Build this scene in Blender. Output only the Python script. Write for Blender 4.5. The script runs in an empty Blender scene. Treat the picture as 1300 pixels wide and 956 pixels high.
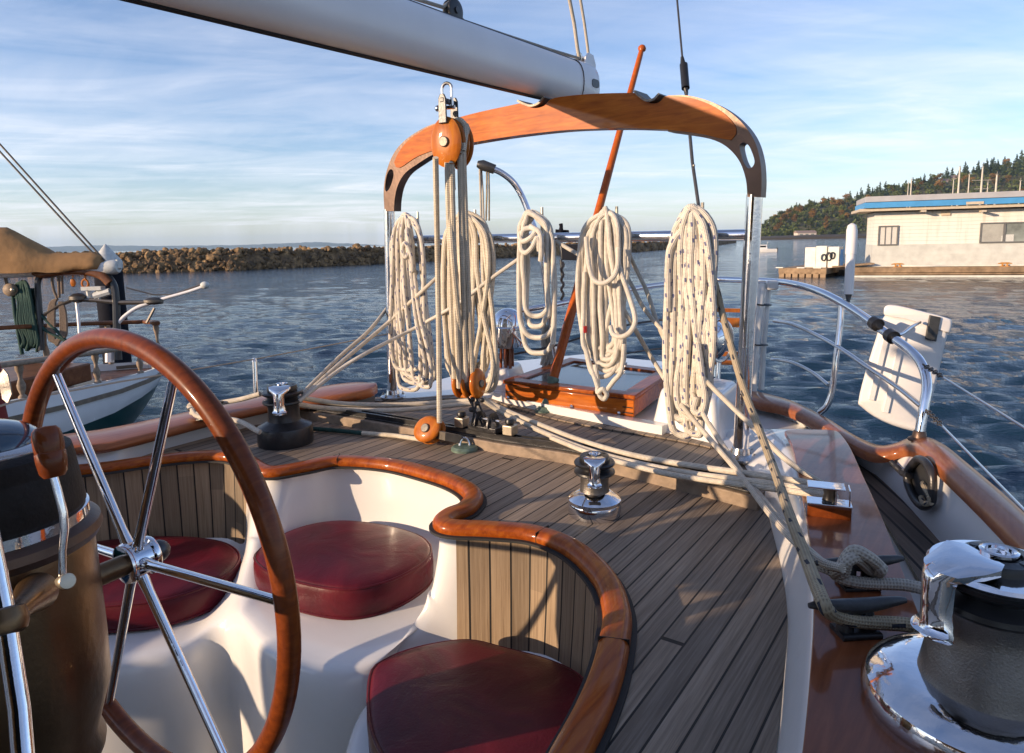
import bpy, bmesh, math, random
import numpy as np
from mathutils import Vector, Matrix
from mathutils.geometry import tessellate_polygon
R = math.radians
rnd = random.Random(7)
sc = bpy.context.scene
COL = sc.collection

# ------------------------------------------------------------------ camera
CX, CY, F = 650.0, 433.5, 867.0          # 24 mm lens on a 36 mm wide picture
EYE = Vector((0, 0, 0.60))
pitch, roll = R(8.24), R(1.2)
cf = Vector((0, math.cos(pitch), -math.sin(pitch)))
_r0 = Vector((1, 0, 0)); _u0 = _r0.cross(cf)
cr = math.cos(roll)*_r0 - math.sin(roll)*_u0
cu = math.cos(roll)*_u0 + math.sin(roll)*_r0
def ray(x, y): return cf + (x-CX)/F*cr - (y-CY)/F*cu
def T(x, y, t): return EYE + ray(x, y)*t            # a place at depth t
def G(x, y, z=0.0):                                 # a place at height z
    d = ray(x, y); return EYE + d*((z-EYE.z)/d.z)
def tt(p): return (Vector(p)-EYE).dot(cf)
def PLN(x, y, o, n):
    d = ray(x, y); return EYE + d*((Vector(o)-EYE).dot(n)/d.dot(n))
cam = bpy.data.cameras.new('camera'); co = bpy.data.objects.new('camera', cam); COL.objects.link(co)
cam.lens = 24; cam.sensor_width = 36; cam.sensor_fit = 'HORIZONTAL'
cam.shift_y = -44.5/1300; cam.clip_start = 0.02; cam.clip_end = 60000
M = Matrix((cr, cu, -cf)).transposed().to_4x4(); M.translation = EYE
co.matrix_world = M
sc.camera = co
WATER = -1.6
AZ = R(35)
AFT = Vector((math.sin(AZ), math.cos(AZ), 0)); STB = Vector((math.cos(AZ), -math.sin(AZ), 0)); UP = Vector((0, 0, 1))

# ------------------------------------------------------------------ materials
def mat(name):
    m = bpy.data.materials.new(name); m.use_nodes = True
    nt = m.node_tree; b = nt.nodes['Principled BSDF']
    return m, nt, b
def nd(nt, t, **k):
    n = nt.nodes.new(t)
    for a, v in k.items():
        if a in n.inputs: n.inputs[a].default_value = v
        else: setattr(n, a, v)
    return n
def lk(nt, a, b): nt.links.new(a, b)
def math_(nt, op, a, b=None, c=None):
    n = nt.nodes.new('ShaderNodeMath'); n.operation = op
    for i, v in enumerate((a, b, c)):
        if v is None: continue
        if isinstance(v, (int, float)): n.inputs[i].default_value = v
        else: nt.links.new(v, n.inputs[i])
    return n.outputs[0]
def ramp(nt, src, stops):
    n = nt.nodes.new('ShaderNodeValToRGB'); e = n.color_ramp.elements
    while len(e) < len(stops): e.new(0.5)
    for i, (p, c) in enumerate(stops):
        e[i].position = p; e[i].color = (*c, 1) if len(c) == 3 else c
    nt.links.new(src, n.inputs[0]); return n.outputs[0]
def coords(nt, kind='Object', scale=(1, 1, 1), rot=(0, 0, 0)):
    tc = nt.nodes.new('ShaderNodeTexCoord'); mp = nt.nodes.new('ShaderNodeMapping')
    mp.inputs['Rotation'].default_value = rot
    nt.links.new(tc.outputs[kind], mp.inputs[0])
    m2 = nt.nodes.new('ShaderNodeMapping'); m2.inputs['Scale'].default_value = scale
    nt.links.new(mp.outputs[0], m2.inputs[0]); return m2.outputs[0]
def noise(nt, vec, scale, detail=4, rough=.55, dist=0):
    n = nd(nt, 'ShaderNodeTexNoise'); n.inputs['Scale'].default_value = scale
    n.inputs['Detail'].default_value = detail; n.inputs['Roughness'].default_value = rough
    n.inputs['Distortion'].default_value = dist
    nt.links.new(vec, n.inputs['Vector']); return n.outputs[0]
def bump(nt, b, h, dist, strength=1.0):
    n = nd(nt, 'ShaderNodeBump'); n.inputs['Distance'].default_value = dist; n.inputs['Strength'].default_value = strength
    nt.links.new(h, n.inputs['Height']); nt.links.new(n.outputs[0], b.inputs['Normal']); return n
def mixc(nt, f, a, b, bl='MIX'):
    n = nt.nodes.new('ShaderNodeMix'); n.data_type = 'RGBA'; n.blend_type = bl
    for i, v in ((0, f), (6, a), (7, b)):
        if isinstance(v, (int, float)): n.inputs[i].default_value = v
        elif isinstance(v, tuple): n.inputs[i].default_value = (*v, 1)
        else: nt.links.new(v, n.inputs[i])
    return n.outputs[2]

MT = {}
def simple(name, col, rough=.5, metal=0, coat=0, var=.15, nscale=8, bumpd=0, bscale=60, rvar=.1, spec=.5):
    m, nt, b = mat(name); v = coords(nt)
    n = noise(nt, v, nscale, 5)
    dk = tuple(c*(1-var) for c in col); lt = tuple(min(1, c*(1+var)) for c in col)
    lk(nt, ramp(nt, n, [(.3, dk), (.7, lt)]), b.inputs['Base Color'])
    n2 = noise(nt, v, nscale*3, 3)
    lk(nt, math_(nt, 'ADD', math_(nt, 'MULTIPLY', n2, rvar), max(0, rough-rvar*.5)), b.inputs['Roughness'])
    b.inputs['Metallic'].default_value = metal; b.inputs['Coat Weight'].default_value = coat
    b.inputs['Coat Roughness'].default_value = .04
    b.inputs['Specular IOR Level'].default_value = spec
    if bumpd: bump(nt, b, noise(nt, v, bscale, 4), bumpd)
    MT[name] = m; return m
simple('chrome', (.80, .80, .82), .07, 1, var=.03, rvar=.06, nscale=30, bumpd=.0004, bscale=40)
simple('stainless', (.66, .65, .64), .2, 1, var=.05, rvar=.12, nscale=30, bumpd=.0003, bscale=60)
simple('brushed_steel', (.19, .175, .16), .40, .9, var=.12, rvar=.15, nscale=40, bumpd=.0008, bscale=400)
simple('bronze', (.17, .105, .055), .36, .85, var=.12, nscale=12, bumpd=.0006, bscale=90, rvar=.2)
simple('dark_bronze', (.12, .078, .058), .42, .7, var=.25, nscale=10, bumpd=.0006, bscale=80, rvar=.15)
simple('patina', (.13, .19, .155), .6, .35, var=.35, nscale=50, bumpd=.001, bscale=120)
simple('pewter', (.17, .155, .13), .5, .6, var=.25, nscale=30, bumpd=.0008, bscale=120)
simple('gelcoat', (.76, .752, .735), .20, 0, .35, var=.055, nscale=3.5, bumpd=.0004, bscale=14)
simple('spar_paint', (.78, .76, .75), .38, 0, .25, var=.05, nscale=4, bumpd=.0005, bscale=15)
simple('black_plastic', (.012, .012, .013), .36, 0, 0, var=.3, nscale=20, bumpd=.0004, bscale=120)
simple('black_metal', (.030, .029, .030), .32, .25, 0, var=.3, nscale=25, bumpd=.0006, bscale=180, rvar=.2)
simple('grey_metal', (.07, .072, .075), .4, .6, 0, var=.25, nscale=40, bumpd=.0005, bscale=200)
simple('black_leather', (.016, .014, .013), .6, 0, 0, var=.3, nscale=40, bumpd=.001, bscale=200, spec=.25)
simple('rubber', (.02, .02, .02), .7, var=.2)
simple('red_tape', (.5, .02, .02), .5)
simple('white_plastic', (.76, .74, .72), .35, 0, .1, var=.04, nscale=6, bumpd=.0006, bscale=30)
simple('clear_tube', (.62, .62, .60), .25, 0, .6, var=.06)
simple('brass', (.48, .42, .33), .4, .9, var=.15, nscale=60)
simple('wire', (.12, .11, .10), .4, .8, var=.2, nscale=80)
simple('smoked_glass', (.055, .062, .064), .2, 0, .35, var=.1, nscale=3, rvar=.08)
simple('glass_blue', (.03, .06, .09), .04, 0, 1, var=.1)
simple('tan_canvas', (.30, .165, .065), .85, var=.18, nscale=5, bumpd=.012, bscale=5)
simple('green_paint', (.006, .045, .042), .3, 0, .2, var=.15, nscale=4)
simple('white_hull', (.72, .72, .72), .25, 0, .3, var=.05, nscale=4)
simple('grey_strake', (.16, .125, .09), .6, var=.3, nscale=10)
simple('dark_navy', (.010, .011, .017), .9, var=.3, nscale=6, spec=.15)
simple('dull_white', (.55, .56, .53), .6, var=.12, nscale=20)
simple('green_rope', (.012, .05, .042), .85, var=.4, nscale=80, bumpd=.004, bscale=160)
simple('brown_rope', (.17, .125, .09), .85, var=.4, nscale=80, bumpd=.004, bscale=160)
simple('maroon_canvas', (.12, .012, .016), .8, var=.2)
simple('teak_old', (.27, .20, .14), .65, var=.3, nscale=30, bumpd=.001, bscale=120)
simple('building_wall', (.80, .77, .70), .7, var=.03, nscale=2)
simple('building_base', (.56, .57, .53), .8, var=.12, nscale=2.5)
simple('roof_grey', (.40, .40, .41), .7, var=.08, nscale=2)
simple('fascia_blue', (.07, .30, .60), .5, var=.1, nscale=2)
simple('eave_cream', (.55, .47, .36), .7, var=.1)
simple('window_glass', (.20, .22, .20), .25, 0, .2, var=.5, nscale=1.5)
simple('blind_white', (.60, .58, .53), .6, var=.06)
simple('frame_metal', (.22, .21, .19), .4, .5)
simple('dock_wood', (.27, .185, .11), .85, var=.45, nscale=2.2, bumpd=.02, bscale=8)
simple('dock_dark', (.06, .045, .03), .85, var=.5, nscale=3, bumpd=.02, bscale=8)
simple('dock_orange', (.50, .23, .05), .7, var=.25, nscale=6)
simple('dock_white', (.70, .68, .60), .6, var=.1, nscale=4)
simple('hose_black', (.03, .03, .035), .5)
simple('hose_blue', (.03, .09, .22), .5)
simple('mast_white', (.62, .57, .48), .5, var=.1)
simple('yellow_paint', (.6, .42, .03), .5)
simple('house_wall', (.60, .52, .45), .8, var=.1)
simple('house_roof', (.28, .20, .17), .8, var=.1)
simple('hull_red', (.45, .05, .06), .4)
simple('far_land', (.04, .06, .06), 1, var=.3, nscale=.003)
simple('skin_dark_glass', (.02, .025, .03), .08, 0, .5)

def wood(name, c0, c1, c2, rough=.3, coat=1, ang=0, sc_=(3, 3, 40)):
    m, nt, b = mat(name); v = coords(nt, 'Object', sc_, (0, 0, ang))
    n = noise(nt, v, 2.6, 6, .6, .6); n2 = noise(nt, coords(nt), 5, 4)
    c = ramp(nt, n, [(.25, c0), (.5, c1), (.75, c2)])
    c = mixc(nt, .5, c, ramp(nt, n2, [(.3, (.45, .45, .45)), (.7, (1.0, 1.0, 1.0))]), 'MULTIPLY')
    lk(nt, c, b.inputs['Base Color'])
    b.inputs['Roughness'].default_value = rough; b.inputs['Coat Weight'].default_value = coat*.45; b.inputs['Specular IOR Level'].default_value = .12
    b.inputs['Coat Roughness'].default_value = .07
    bump(nt, b, noise(nt, coords(nt), 18, 3), .0010)
    MT[name] = m
wood('varnish', (.20, .036, .005), (.35, .074, .008), (.50, .135, .014), .42, .8, AZ, (30, 3, 30))
wood('varnish_cross', (.30, .062, .006), (.50, .125, .010), (.66, .195, .018), .42, .8, AZ, (3, 30, 30))
wood('varnish_dark', (.115, .026, .007), (.19, .043, .009), (.27, .064, .013), .42, .8, AZ, (30, 3, 30))
wood('block_wood', (.36, .085, .010), (.50, .145, .016), (.62, .22, .03), .38, .8, .4, (22, 22, 5))
wood('rail_wood', (.27, .080, .030), (.35, .115, .043), (.44, .16, .06), .34, .75, AZ, (30, 2.5, 30))
wood('staff_wood', (.32, .055, .006), (.48, .10, .010), (.60, .15, .016), .4, .8, 0, (40, 40, 4))
wood('board_wood', (.15, .042, .016), (.23, .066, .024), (.31, .10, .04), .3, 1.0, AZ, (30, 2.5, 30))
wood('neighbour_wood', (.12, .045, .02), (.18, .07, .03), (.26, .11, .045), .5, .5, 0, (5, 5, 5))

def teak(name, pitchw, uv=False, c=((.17, .135, .105), (.275, .222, .175), (.40, .335, .275)), gap=.045, ang=None):
    m, nt, b = mat(name)
    if uv: v = coords(nt, 'UV')
    else: v = coords(nt, 'Object', (1, 1, 1), (0, 0, AZ if ang is None else ang))
    sx = nd(nt, 'ShaderNodeSeparateXYZ'); lk(nt, v, sx.inputs[0])
    x, y = sx.outputs[0], sx.outputs[1]
    q = math_(nt, 'DIVIDE', x, pitchw); fl = math_(nt, 'FLOOR', q); fr = math_(nt, 'FRACT', q)
    wn = nd(nt, 'ShaderNodeTexWhiteNoise', noise_dimensions='1D'); lk(nt, fl, wn.inputs['W'])
    # butt joints at a different place on each plank
    yo = math_(nt, 'ADD', math_(nt, 'DIVIDE', y, 3.1), math_(nt, 'MULTIPLY', wn.outputs[0], 7.3))
    fy = math_(nt, 'FRACT', yo); ipl = math_(nt, 'FLOOR', yo)
    wn2 = nd(nt, 'ShaderNodeTexWhiteNoise', noise_dimensions='2D')
    cb = nd(nt, 'ShaderNodeCombineXYZ'); lk(nt, fl, cb.inputs[0]); lk(nt, ipl, cb.inputs[1]); lk(nt, cb.outputs[0], wn2.inputs['Vector'])
    ed = math_(nt, 'MINIMUM', fr, math_(nt, 'SUBTRACT', 1, fr))
    caulk = math_(nt, 'LESS_THAN', ed, gap)
    if not uv: caulk = math_(nt, 'MAXIMUM', caulk, math_(nt, 'LESS_THAN', fy, .003))
    g = nd(nt, 'ShaderNodeCombineXYZ'); lk(nt, math_(nt, 'MULTIPLY', x, 230), g.inputs[0]); lk(nt, math_(nt, 'MULTIPLY', y, 6), g.inputs[1]); lk(nt, math_(nt, 'MULTIPLY', wn.outputs[0], 50), g.inputs[2])
    gr = noise(nt, g.outputs[0], 1.0, 5, .65)
    big = noise(nt, coords(nt), 2.4, 4)
    base = ramp(nt, gr, [(.3, c[0]), (.5, c[1]), (.74, c[2])])
    tone = ramp(nt, wn2.outputs[0], [(0, (.66, .65, .64)), (1, (1.15, 1.10, 1.03))])
    base = mixc(nt, 1, base, tone, 'MULTIPLY')
    base = mixc(nt, 1, base, ramp(nt, big, [(.3, (.80, .81, .83)), (.7, (1.08, 1.05, 1.0))]), 'MULTIPLY')
    base = mixc(nt, caulk, base, (.012, .011, .011))
    lk(nt, base, b.inputs['Base Color']); b.inputs['Roughness'].default_value = .62
    b.inputs['Specular IOR Level'].default_value = .35
    h = math_(nt, 'SUBTRACT', math_(nt, 'MULTIPLY', gr, .35), caulk)
    bump(nt, b, h, .0018); MT[name] = m
teak('deck_teak', .036)
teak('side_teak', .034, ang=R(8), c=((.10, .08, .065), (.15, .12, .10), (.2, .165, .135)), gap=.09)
teak('lining_teak', .045, True, ((.19, .14, .095), (.28, .215, .15), (.36, .285, .205)), .045)

def rope_mat(name, col, fleck=None, d=.012, turns=6, dens=.040):
    m, nt, b = mat(name); v = coords(nt, 'UV')
    sx = nd(nt, 'ShaderNodeSeparateXYZ'); lk(nt, v, sx.inputs[0]); u, w = sx.outputs[0], sx.outputs[1]
    k = 2*math.pi
    a1 = math_(nt, 'SINE', math_(nt, 'ADD', math_(nt, 'MULTIPLY', u, k*turns), math_(nt, 'MULTIPLY', w, k*turns/(d*3.6))))
    a2 = math_(nt, 'SINE', math_(nt, 'SUBTRACT', math_(nt, 'MULTIPLY', u, k*turns), math_(nt, 'MULTIPLY', w, k*turns/(d*3.6))))
    h = math_(nt, 'ADD', math_(nt, 'MULTIPLY', math_(nt, 'MULTIPLY', a1, a2), .5), .5)
    n = noise(nt, coords(nt), 55, 3); n0 = noise(nt, coords(nt), 9, 3)
    c = mixc(nt, 1, ramp(nt, h, [(0, tuple(x*.52 for x in col)), (.5, col)]), ramp(nt, n, [(.3, (.84, .84, .84)), (.7, (1.06, 1.05, 1.03))]), 'MULTIPLY')
    c = mixc(nt, 1, c, ramp(nt, n0, [(.3, (.86, .85, .83)), (.65, (1.04, 1.04, 1.04))]), 'MULTIPLY')
    if fleck:
        w2 = math_(nt, 'DIVIDE', w, dens)
        uq = math_(nt, 'MULTIPLY', math_(nt, 'ADD', u, math_(nt, 'MULTIPLY', w, 2.3)), 3)
        col_i = math_(nt, 'FLOOR', uq); fu = math_(nt, 'FRACT', uq)
        ww = math_(nt, 'FRACT', math_(nt, 'ADD', w2, math_(nt, 'MULTIPLY', col_i, .37)))
        f = math_(nt, 'MULTIPLY', math_(nt, 'LESS_THAN', ww, .27), math_(nt, 'LESS_THAN', fu, .28))
        c = mixc(nt, f, c, fleck)
    lk(nt, c, b.inputs['Base Color']); b.inputs['Roughness'].default_value = .85
    b.inputs['Specular IOR Level'].default_value = .25
    bump(nt, b, h, .0015); MT[name] = m
rope_mat('rope_cream', (.74, .67, .56))
rope_mat('rope_smooth', (.80, .75, .66))
rope_mat('rope_fleck', (.80, .74, .64), (.13, .14, .25))
rope_mat('rope_braid', (.69, .62, .50), None, .011, 4)
rope_mat('rope_dull', (.48, .40, .28), (.04, .045, .06), .013, 6, .06)
rope_mat('rope_grey', (.52, .48, .42), None, .012, 5)

m, nt, b = mat('vinyl'); v = coords(nt)
n = noise(nt, v, 4, 4); n2 = noise(nt, v, 220, 3); n3 = noise(nt, v, 9, 4, .5, .8)
lk(nt, ramp(nt, n3, [(.3, (.060, .0025, .007)), (.55, (.095, .004, .011)), (.75, (.145, .008, .017))]), b.inputs['Base Color'])
lk(nt, ramp(nt, n, [(.3, (.34,)*3), (.7, (.5,)*3)]), b.inputs['Roughness']); b.inputs['Specular IOR Level'].default_value = .3
b.inputs['Coat Weight'].default_value = .06; b.inputs['Coat Roughness'].default_value = .2
bm_ = math_(nt, 'ADD', math_(nt, 'MULTIPLY', n2, .12), n3); bump(nt, b, bm_, .004); MT['vinyl'] = m

m, nt, b = mat('rock'); v = coords(nt)
tc = nd(nt, 'ShaderNodeObjectInfo')
n = noise(nt, v, .9, 6, .65)
c = ramp(nt, n, [(.3, (.04, .028, .018)), (.5, (.17, .115, .06)), (.72, (.42, .29, .15))])
c = mixc(nt, 1, c, ramp(nt, tc.outputs['Random'], [(0, (.45, .42, .40)), (1, (1.25, 1.15, 1.0))]), 'MULTIPLY')
lk(nt, c, b.inputs['Base Color']); b.inputs['Roughness'].default_value = .9; bump(nt, b, n, .25); MT['rock'] = m

m, nt, b = mat('sea_water'); v = coords(nt, 'Object', (1, 1, 1))
geo = nd(nt, 'ShaderNodeNewGeometry')
v2 = coords(nt, 'Object', (1.0, 2.8, 1), (0, 0, R(10)))
na = noise(nt, v2, 3.0, 6, .66); nb = noise(nt, v2, .55, 4, .55); ncl = noise(nt, v, .04, 3)
h = math_(nt, 'ADD', math_(nt, 'MULTIPLY', na, .075), math_(nt, 'MULTIPLY', nb, .03))
bn_ = bump(nt, b, h, .8, .85)
fn = nd(nt, 'ShaderNodeTexNoise'); fn.inputs['Scale'].default_value = 2.6; fn.inputs['Detail'].default_value = 5; lk(nt, v2, fn.inputs['Vector'])
va = nd(nt, 'ShaderNodeVectorMath', operation='SUBTRACT'); lk(nt, fn.outputs['Color'], va.inputs[0]); va.inputs[1].default_value = (.5, .5, .5)
vb = nd(nt, 'ShaderNodeVectorMath', operation='MULTIPLY'); lk(nt, va.outputs[0], vb.inputs[0]); vb.inputs[1].default_value = (.22, .46, 0)
vc = nd(nt, 'ShaderNodeVectorMath', operation='ADD'); lk(nt, vb.outputs[0], vc.inputs[0]); lk(nt, geo.outputs['Normal'], vc.inputs[1])
vd = nd(nt, 'ShaderNodeVectorMath', operation='NORMALIZE'); lk(nt, vc.outputs[0], vd.inputs[0]); lk(nt, vd.outputs[0], bn_.inputs['Normal'])
b.inputs['Base Color'].default_value = (.007, .028, .052, 1); b.inputs['IOR'].default_value = 1.333
lk(nt, ramp(nt, ncl, [(.35, (.03,)*3), (.7, (.08,)*3)]), b.inputs['Roughness']); MT['sea_water'] = m

m, nt, b = mat('building_wall'); v = coords(nt); sx = nd(nt, 'ShaderNodeSeparateXYZ'); lk(nt, v, sx.inputs[0])
fz = math_(nt, 'FRACT', math_(nt, 'DIVIDE', sx.outputs[2], .19)); ln = math_(nt, 'LESS_THAN', fz, .10)
st_ = noise(nt, coords(nt, 'Object', (3.5, 3.5, .35)), 1.0, 5, .6)
c = ramp(nt, st_, [(.30, (.66, .62, .54)), (.48, (.80, .775, .71)), (.8, (.83, .81, .75))])
c = mixc(nt, math_(nt, 'MULTIPLY', ln, .28), c, (.45, .42, .36)); lk(nt, c, b.inputs['Base Color']); b.inputs['Roughness'].default_value = .7
bump(nt, b, fz, .02); MT['building_wall'] = m
def leafm(name, c0, c1, c2):
    m, nt, b = mat(name); tc = nd(nt, 'ShaderNodeObjectInfo')
    n = noise(nt, coords(nt), .35, 4)
    c = ramp(nt, n, [(.3, c0), (.5, c1), (.72, c2)])
    c = mixc(nt, 1, c, ramp(nt, tc.outputs['Random'], [(0, (.6, .65, .6)), (1, (1.25, 1.15, 1.0))]), 'MULTIPLY')
    lk(nt, c, b.inputs['Base Color']); b.inputs['Roughness'].default_value = .8; MT[name] = m
leafm('conifer_leaf', (.014, .032, .014), (.025, .052, .020), (.05, .085, .03))
leafm('green_leaf', (.035, .055, .012), (.07, .095, .02), (.12, .14, .03))
leafm('autumn_leaf', (.10, .055, .016), (.17, .092, .024), (.24, .14, .04))
simple('bark', (.06, .045, .03), .9)
simple('hill_ground', (.07, .065, .03), 1, var=.4, nscale=.05)

# ------------------------------------------------------------------ mesh builder
class MB:
    def __init__(s): s.v = []; s.f = []; s.uv = []; s.mi = []; s.cur = 0
    def add(s, vs, fs, uvs=None):
        o = len(s.v); s.v += [Vector(p) for p in vs]
        for i, f in enumerate(fs):
            s.f.append([k+o for k in f]); s.mi.append(s.cur)
            s.uv.append([uvs[k] for k in f] if uvs else [(0, 0)]*len(f))
        return s
    def box(s, c, size, ax=None, ay=None, az=None):
        ax = (ax or Vector((1, 0, 0))); ay = (ay or Vector((0, 1, 0))); az = (az or Vector((0, 0, 1)))
        h = [x*.5 for x in size]; c = Vector(c)
        vs = [c + ax*(i*h[0]) + ay*(j*h[1]) + az*(k*h[2]) for k in (-1, 1) for j in (-1, 1) for i in (-1, 1)]
        return s.add(vs, [(0, 2, 3, 1), (4, 5, 7, 6), (0, 1, 5, 4), (2, 6, 7, 3), (0, 4, 6, 2), (1, 3, 7, 5)])
    def prism(s, pts, off):
        n = len(pts); pts = [Vector(p) for p in pts]; off = Vector(off)
        t = tessellate_polygon([pts]); vs = pts + [p+off for p in pts]
        fs = [tuple(x) for x in t] + [tuple(n+i for i in reversed(x)) for x in t]
        fs += [(i, (i+1) % n, n+(i+1) % n, n+i) for i in range(n)]
        return s.add(vs, fs)
    def flat(s, outer, holes=()):
        loops = [[Vector(p) for p in outer]] + [[Vector(p) for p in h] for h in holes]
        vs = [p for l in loops for p in l]
        return s.add(vs, [tuple(x) for x in tessellate_polygon(loops)])
    def tube(s, path, r, seg=10, closed=False, caps=True, uvs=True, sq=1.0):
        p = [Vector(q) for q in path]; n = len(p)
        rr = r if isinstance(r, (list, tuple)) else [r]*n
        tg = []
        for i in range(n):
            a = p[(i-1) % n] if (closed or i > 0) else p[0]; c = p[(i+1) % n] if (closed or i < n-1) else p[-1]
            d = c-a; tg.append(d.normalized() if d.length > 1e-9 else Vector((0, 0, 1)))
        nrm = tg[0].orthogonal().normalized(); vs = []; uv = []; L = 0
        m = n+1 if closed else n
        for i in range(m):
            j = i % n
            nrm = (nrm - tg[j]*nrm.dot(tg[j]))
            nrm = nrm.normalized() if nrm.length > 1e-6 else tg[j].orthogonal().normalized()
            bn = tg[j].cross(nrm)
            if i: L += (p[j]-p[(i-1) % n]).length
            for k in range(seg+1):
                a = 2*math.pi*k/seg
                vs.append(p[j] + (nrm*math.cos(a)+bn*math.sin(a)*sq)*rr[j]); uv.append((k/seg, L))
        w = seg+1
        fs = [(i*w+k, i*w+k+1, (i+1)*w+k+1, (i+1)*w+k) for i in range(m-1) for k in range(seg)]
        if caps and not closed:
            fs.append(tuple(reversed(range(seg)))); fs.append(tuple((m-1)*w+k for k in range(seg)))
        return s.add(vs, fs, uv)
    def lathe(s, prof, c, ax=UP, seg=40, squash=None):
        ax = Vector(ax).normalized(); n = ax.orthogonal().normalized(); bb = ax.cross(n); c = Vector(c)
        vs = []; k = len(prof)
        for i in range(seg):
            a = 2*math.pi*i/seg
            for r, z in prof: vs.append(c + ax*z + (n*math.cos(a)+bb*math.sin(a))*r)
        fs = []
        for i in range(seg):
            j = (i+1) % seg
            for q in range(k-1): fs.append((i*k+q, j*k+q, j*k+q+1, i*k+q+1))
        if prof[0][0] > 1e-5: fs.append(tuple(i*k for i in reversed(range(seg))))
        if prof[-1][0] > 1e-5: fs.append(tuple(i*k+k-1 for i in range(seg)))
        return s.add(vs, fs)
    def sweep(s, path, prof, up=UP, closed=False, caps=True):
        """prof: (side, up) outline carried along path"""
        p = [Vector(q) for q in path]; n = len(p); k = len(prof); vs = []; uv = []; L = 0
        for i in range(n):
            a = p[(i-1) % n] if (closed or i > 0) else p[0]; c = p[(i+1) % n] if (closed or i < n-1) else p[-1]
            t = (c-a).normalized(); sd = t.cross(up).normalized(); u2 = sd.cross(t)
            pf = prof(i/(n-1)) if callable(prof) else prof; k = len(pf)
            if i: L += (p[i]-p[i-1]).length
            for q, (x, z) in enumerate(pf): vs.append(p[i]+sd*x+u2*z); uv.append((q/k, L))
        fs = [(i*k+q, i*k+(q+1) % k, ((i+1) % n)*k+(q+1) % k, ((i+1) % n)*k+q) for i in range(n if closed else n-1) for q in range(k)]
        if caps and not closed: fs += [tuple(reversed(range(k))), tuple((n-1)*k+q for q in range(k))]
        return s.add(vs, fs, uv)
    def grid(s, rows, uvs=None, flip=False):
        h = len(rows); w = len(rows[0]); vs = [p for r in rows for p in r]
        fs = [(i*w+j, i*w+j+1, (i+1)*w+j+1, (i+1)*w+j) for i in range(h-1) for j in range(w-1)]
        if flip: fs = [tuple(reversed(f)) for f in fs]
        return s.add(vs, fs, [u for r in uvs for u in r] if uvs else None)
    def ball(s, c, r, seg=16, sc3=(1, 1, 1), ax=None):
        c = Vector(c); n = seg//2; vs = []; X, Y, Z = ax or (Vector((1, 0, 0)), Vector((0, 1, 0)), UP)
        for i in range(n+1):
            th = math.pi*i/n
            for j in range(seg):
                a = 2*math.pi*j/seg
                vs.append(c + X*(r*sc3[0]*math.sin(th)*math.cos(a)) + Y*(r*sc3[1]*math.sin(th)*math.sin(a)) + Z*(r*sc3[2]*math.cos(th)))
        return s.add(vs, [(i*seg+j, (i+1)*seg+j, (i+1)*seg+(j+1) % seg, i*seg+(j+1) % seg) for i in range(n) for j in range(seg)])
    def build(s, name, mt, parent=None, ang=35, bevel=0, sub=0, smooth=True, recalc=True, weld=True):
        me = bpy.data.meshes.new(name); base = wloc(parent) if parent else Vector((0, 0, 0))
        me.from_pydata([tuple(p-base) for p in s.v], [], s.f)
        uvl = me.uv_layers.new(name='UVMap'); fl = [c for f in s.uv for uv in f for c in uv]
        if len(fl) == 2*len(me.loops): uvl.data.foreach_set('uv', fl)
        mts = mt if isinstance(mt, (list, tuple)) else [mt]
        for q in mts: me.materials.append(MT[q])
        if len(mts) > 1: me.polygons.foreach_set('material_index', s.mi)
        bm = bmesh.new(); bm.from_mesh(me)
        if weld: bmesh.ops.remove_doubles(bm, verts=bm.verts, dist=1e-5)
        if recalc: bmesh.ops.recalc_face_normals(bm, faces=bm.faces)
        bm.to_mesh(me); bm.free()
        if smooth:
            me.polygons.foreach_set('use_smooth', [True]*len(me.polygons))
            if not sub: me.set_sharp_from_angle(angle=R(ang))
        o = bpy.data.objects.new(name, me); COL.objects.link(o)
        if parent: o.parent = parent
        if bevel:
            q = o.modifiers.new('bevel', 'BEVEL'); q.width = bevel; q.segments = 3; q.limit_method = 'ANGLE'; q.angle_limit = R(40)
            q.harden_normals = False
        if sub:
            q = o.modifiers.new('subdivision', 'SUBSURF'); q.levels = sub; q.render_levels = sub
        return o
def wloc(o):
    v = Vector(o.location); p = o.parent
    while p: v += Vector(p.location); p = p.parent
    return v
def tag(o, label=None, cat=None, group=None, kind=None):
    if label: o['label'] = label
    if cat: o['category'] = cat
    if group: o['group'] = group
    if kind: o['kind'] = kind
    return o
def thing(name, loc, label, cat, group=None):
    o = bpy.data.objects.new(name, None); COL.objects.link(o); o.location = loc; o.empty_display_size = .05
    return tag(o, label, cat, group)
def rebase(o):
    """put a lone mesh's origin at the foot of its shape"""
    me = o.data; vs = [v.co for v in me.vertices]
    lo = Vector((sum(v.x for v in vs)/len(vs), sum(v.y for v in vs)/len(vs), min(v.z for v in vs)))
    me.transform(Matrix.Translation(-lo)); o.location = lo; return o
def spline(pts, n=8, closed=False):
    p = [Vector(q) for q in pts]; out = []; N = len(p)
    for i in range(N if closed else N-1):
        a = p[(i-1) % N] if (closed or i) else p[0]*2-p[1]; b = p[i]; c = p[(i+1) % N]
        d = p[(i+2) % N] if (closed or i+2 < N) else p[-1]*2-p[-2]
        for k in range(n):
            t = k/n; out.append(.5*((2*b)+(c-a)*t+(2*a-5*b+4*c-d)*t*t+(3*b-a-3*c+d)*t**3))
    if not closed: out.append(p[-1])
    return out
def resample(path, n):
    p = [Vector(q) for q in path]; L = [0]
    for i in range(1, len(p)): L.append(L[-1]+(p[i]-p[i-1]).length)
    out = []; j = 0
    for k in range(n):
        s = L[-1]*k/(n-1)
        while j < len(p)-2 and L[j+1] < s: j += 1
        out.append(p[j].lerp(p[j+1], (s-L[j])/max(1e-9, L[j+1]-L[j])))
    return out
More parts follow.
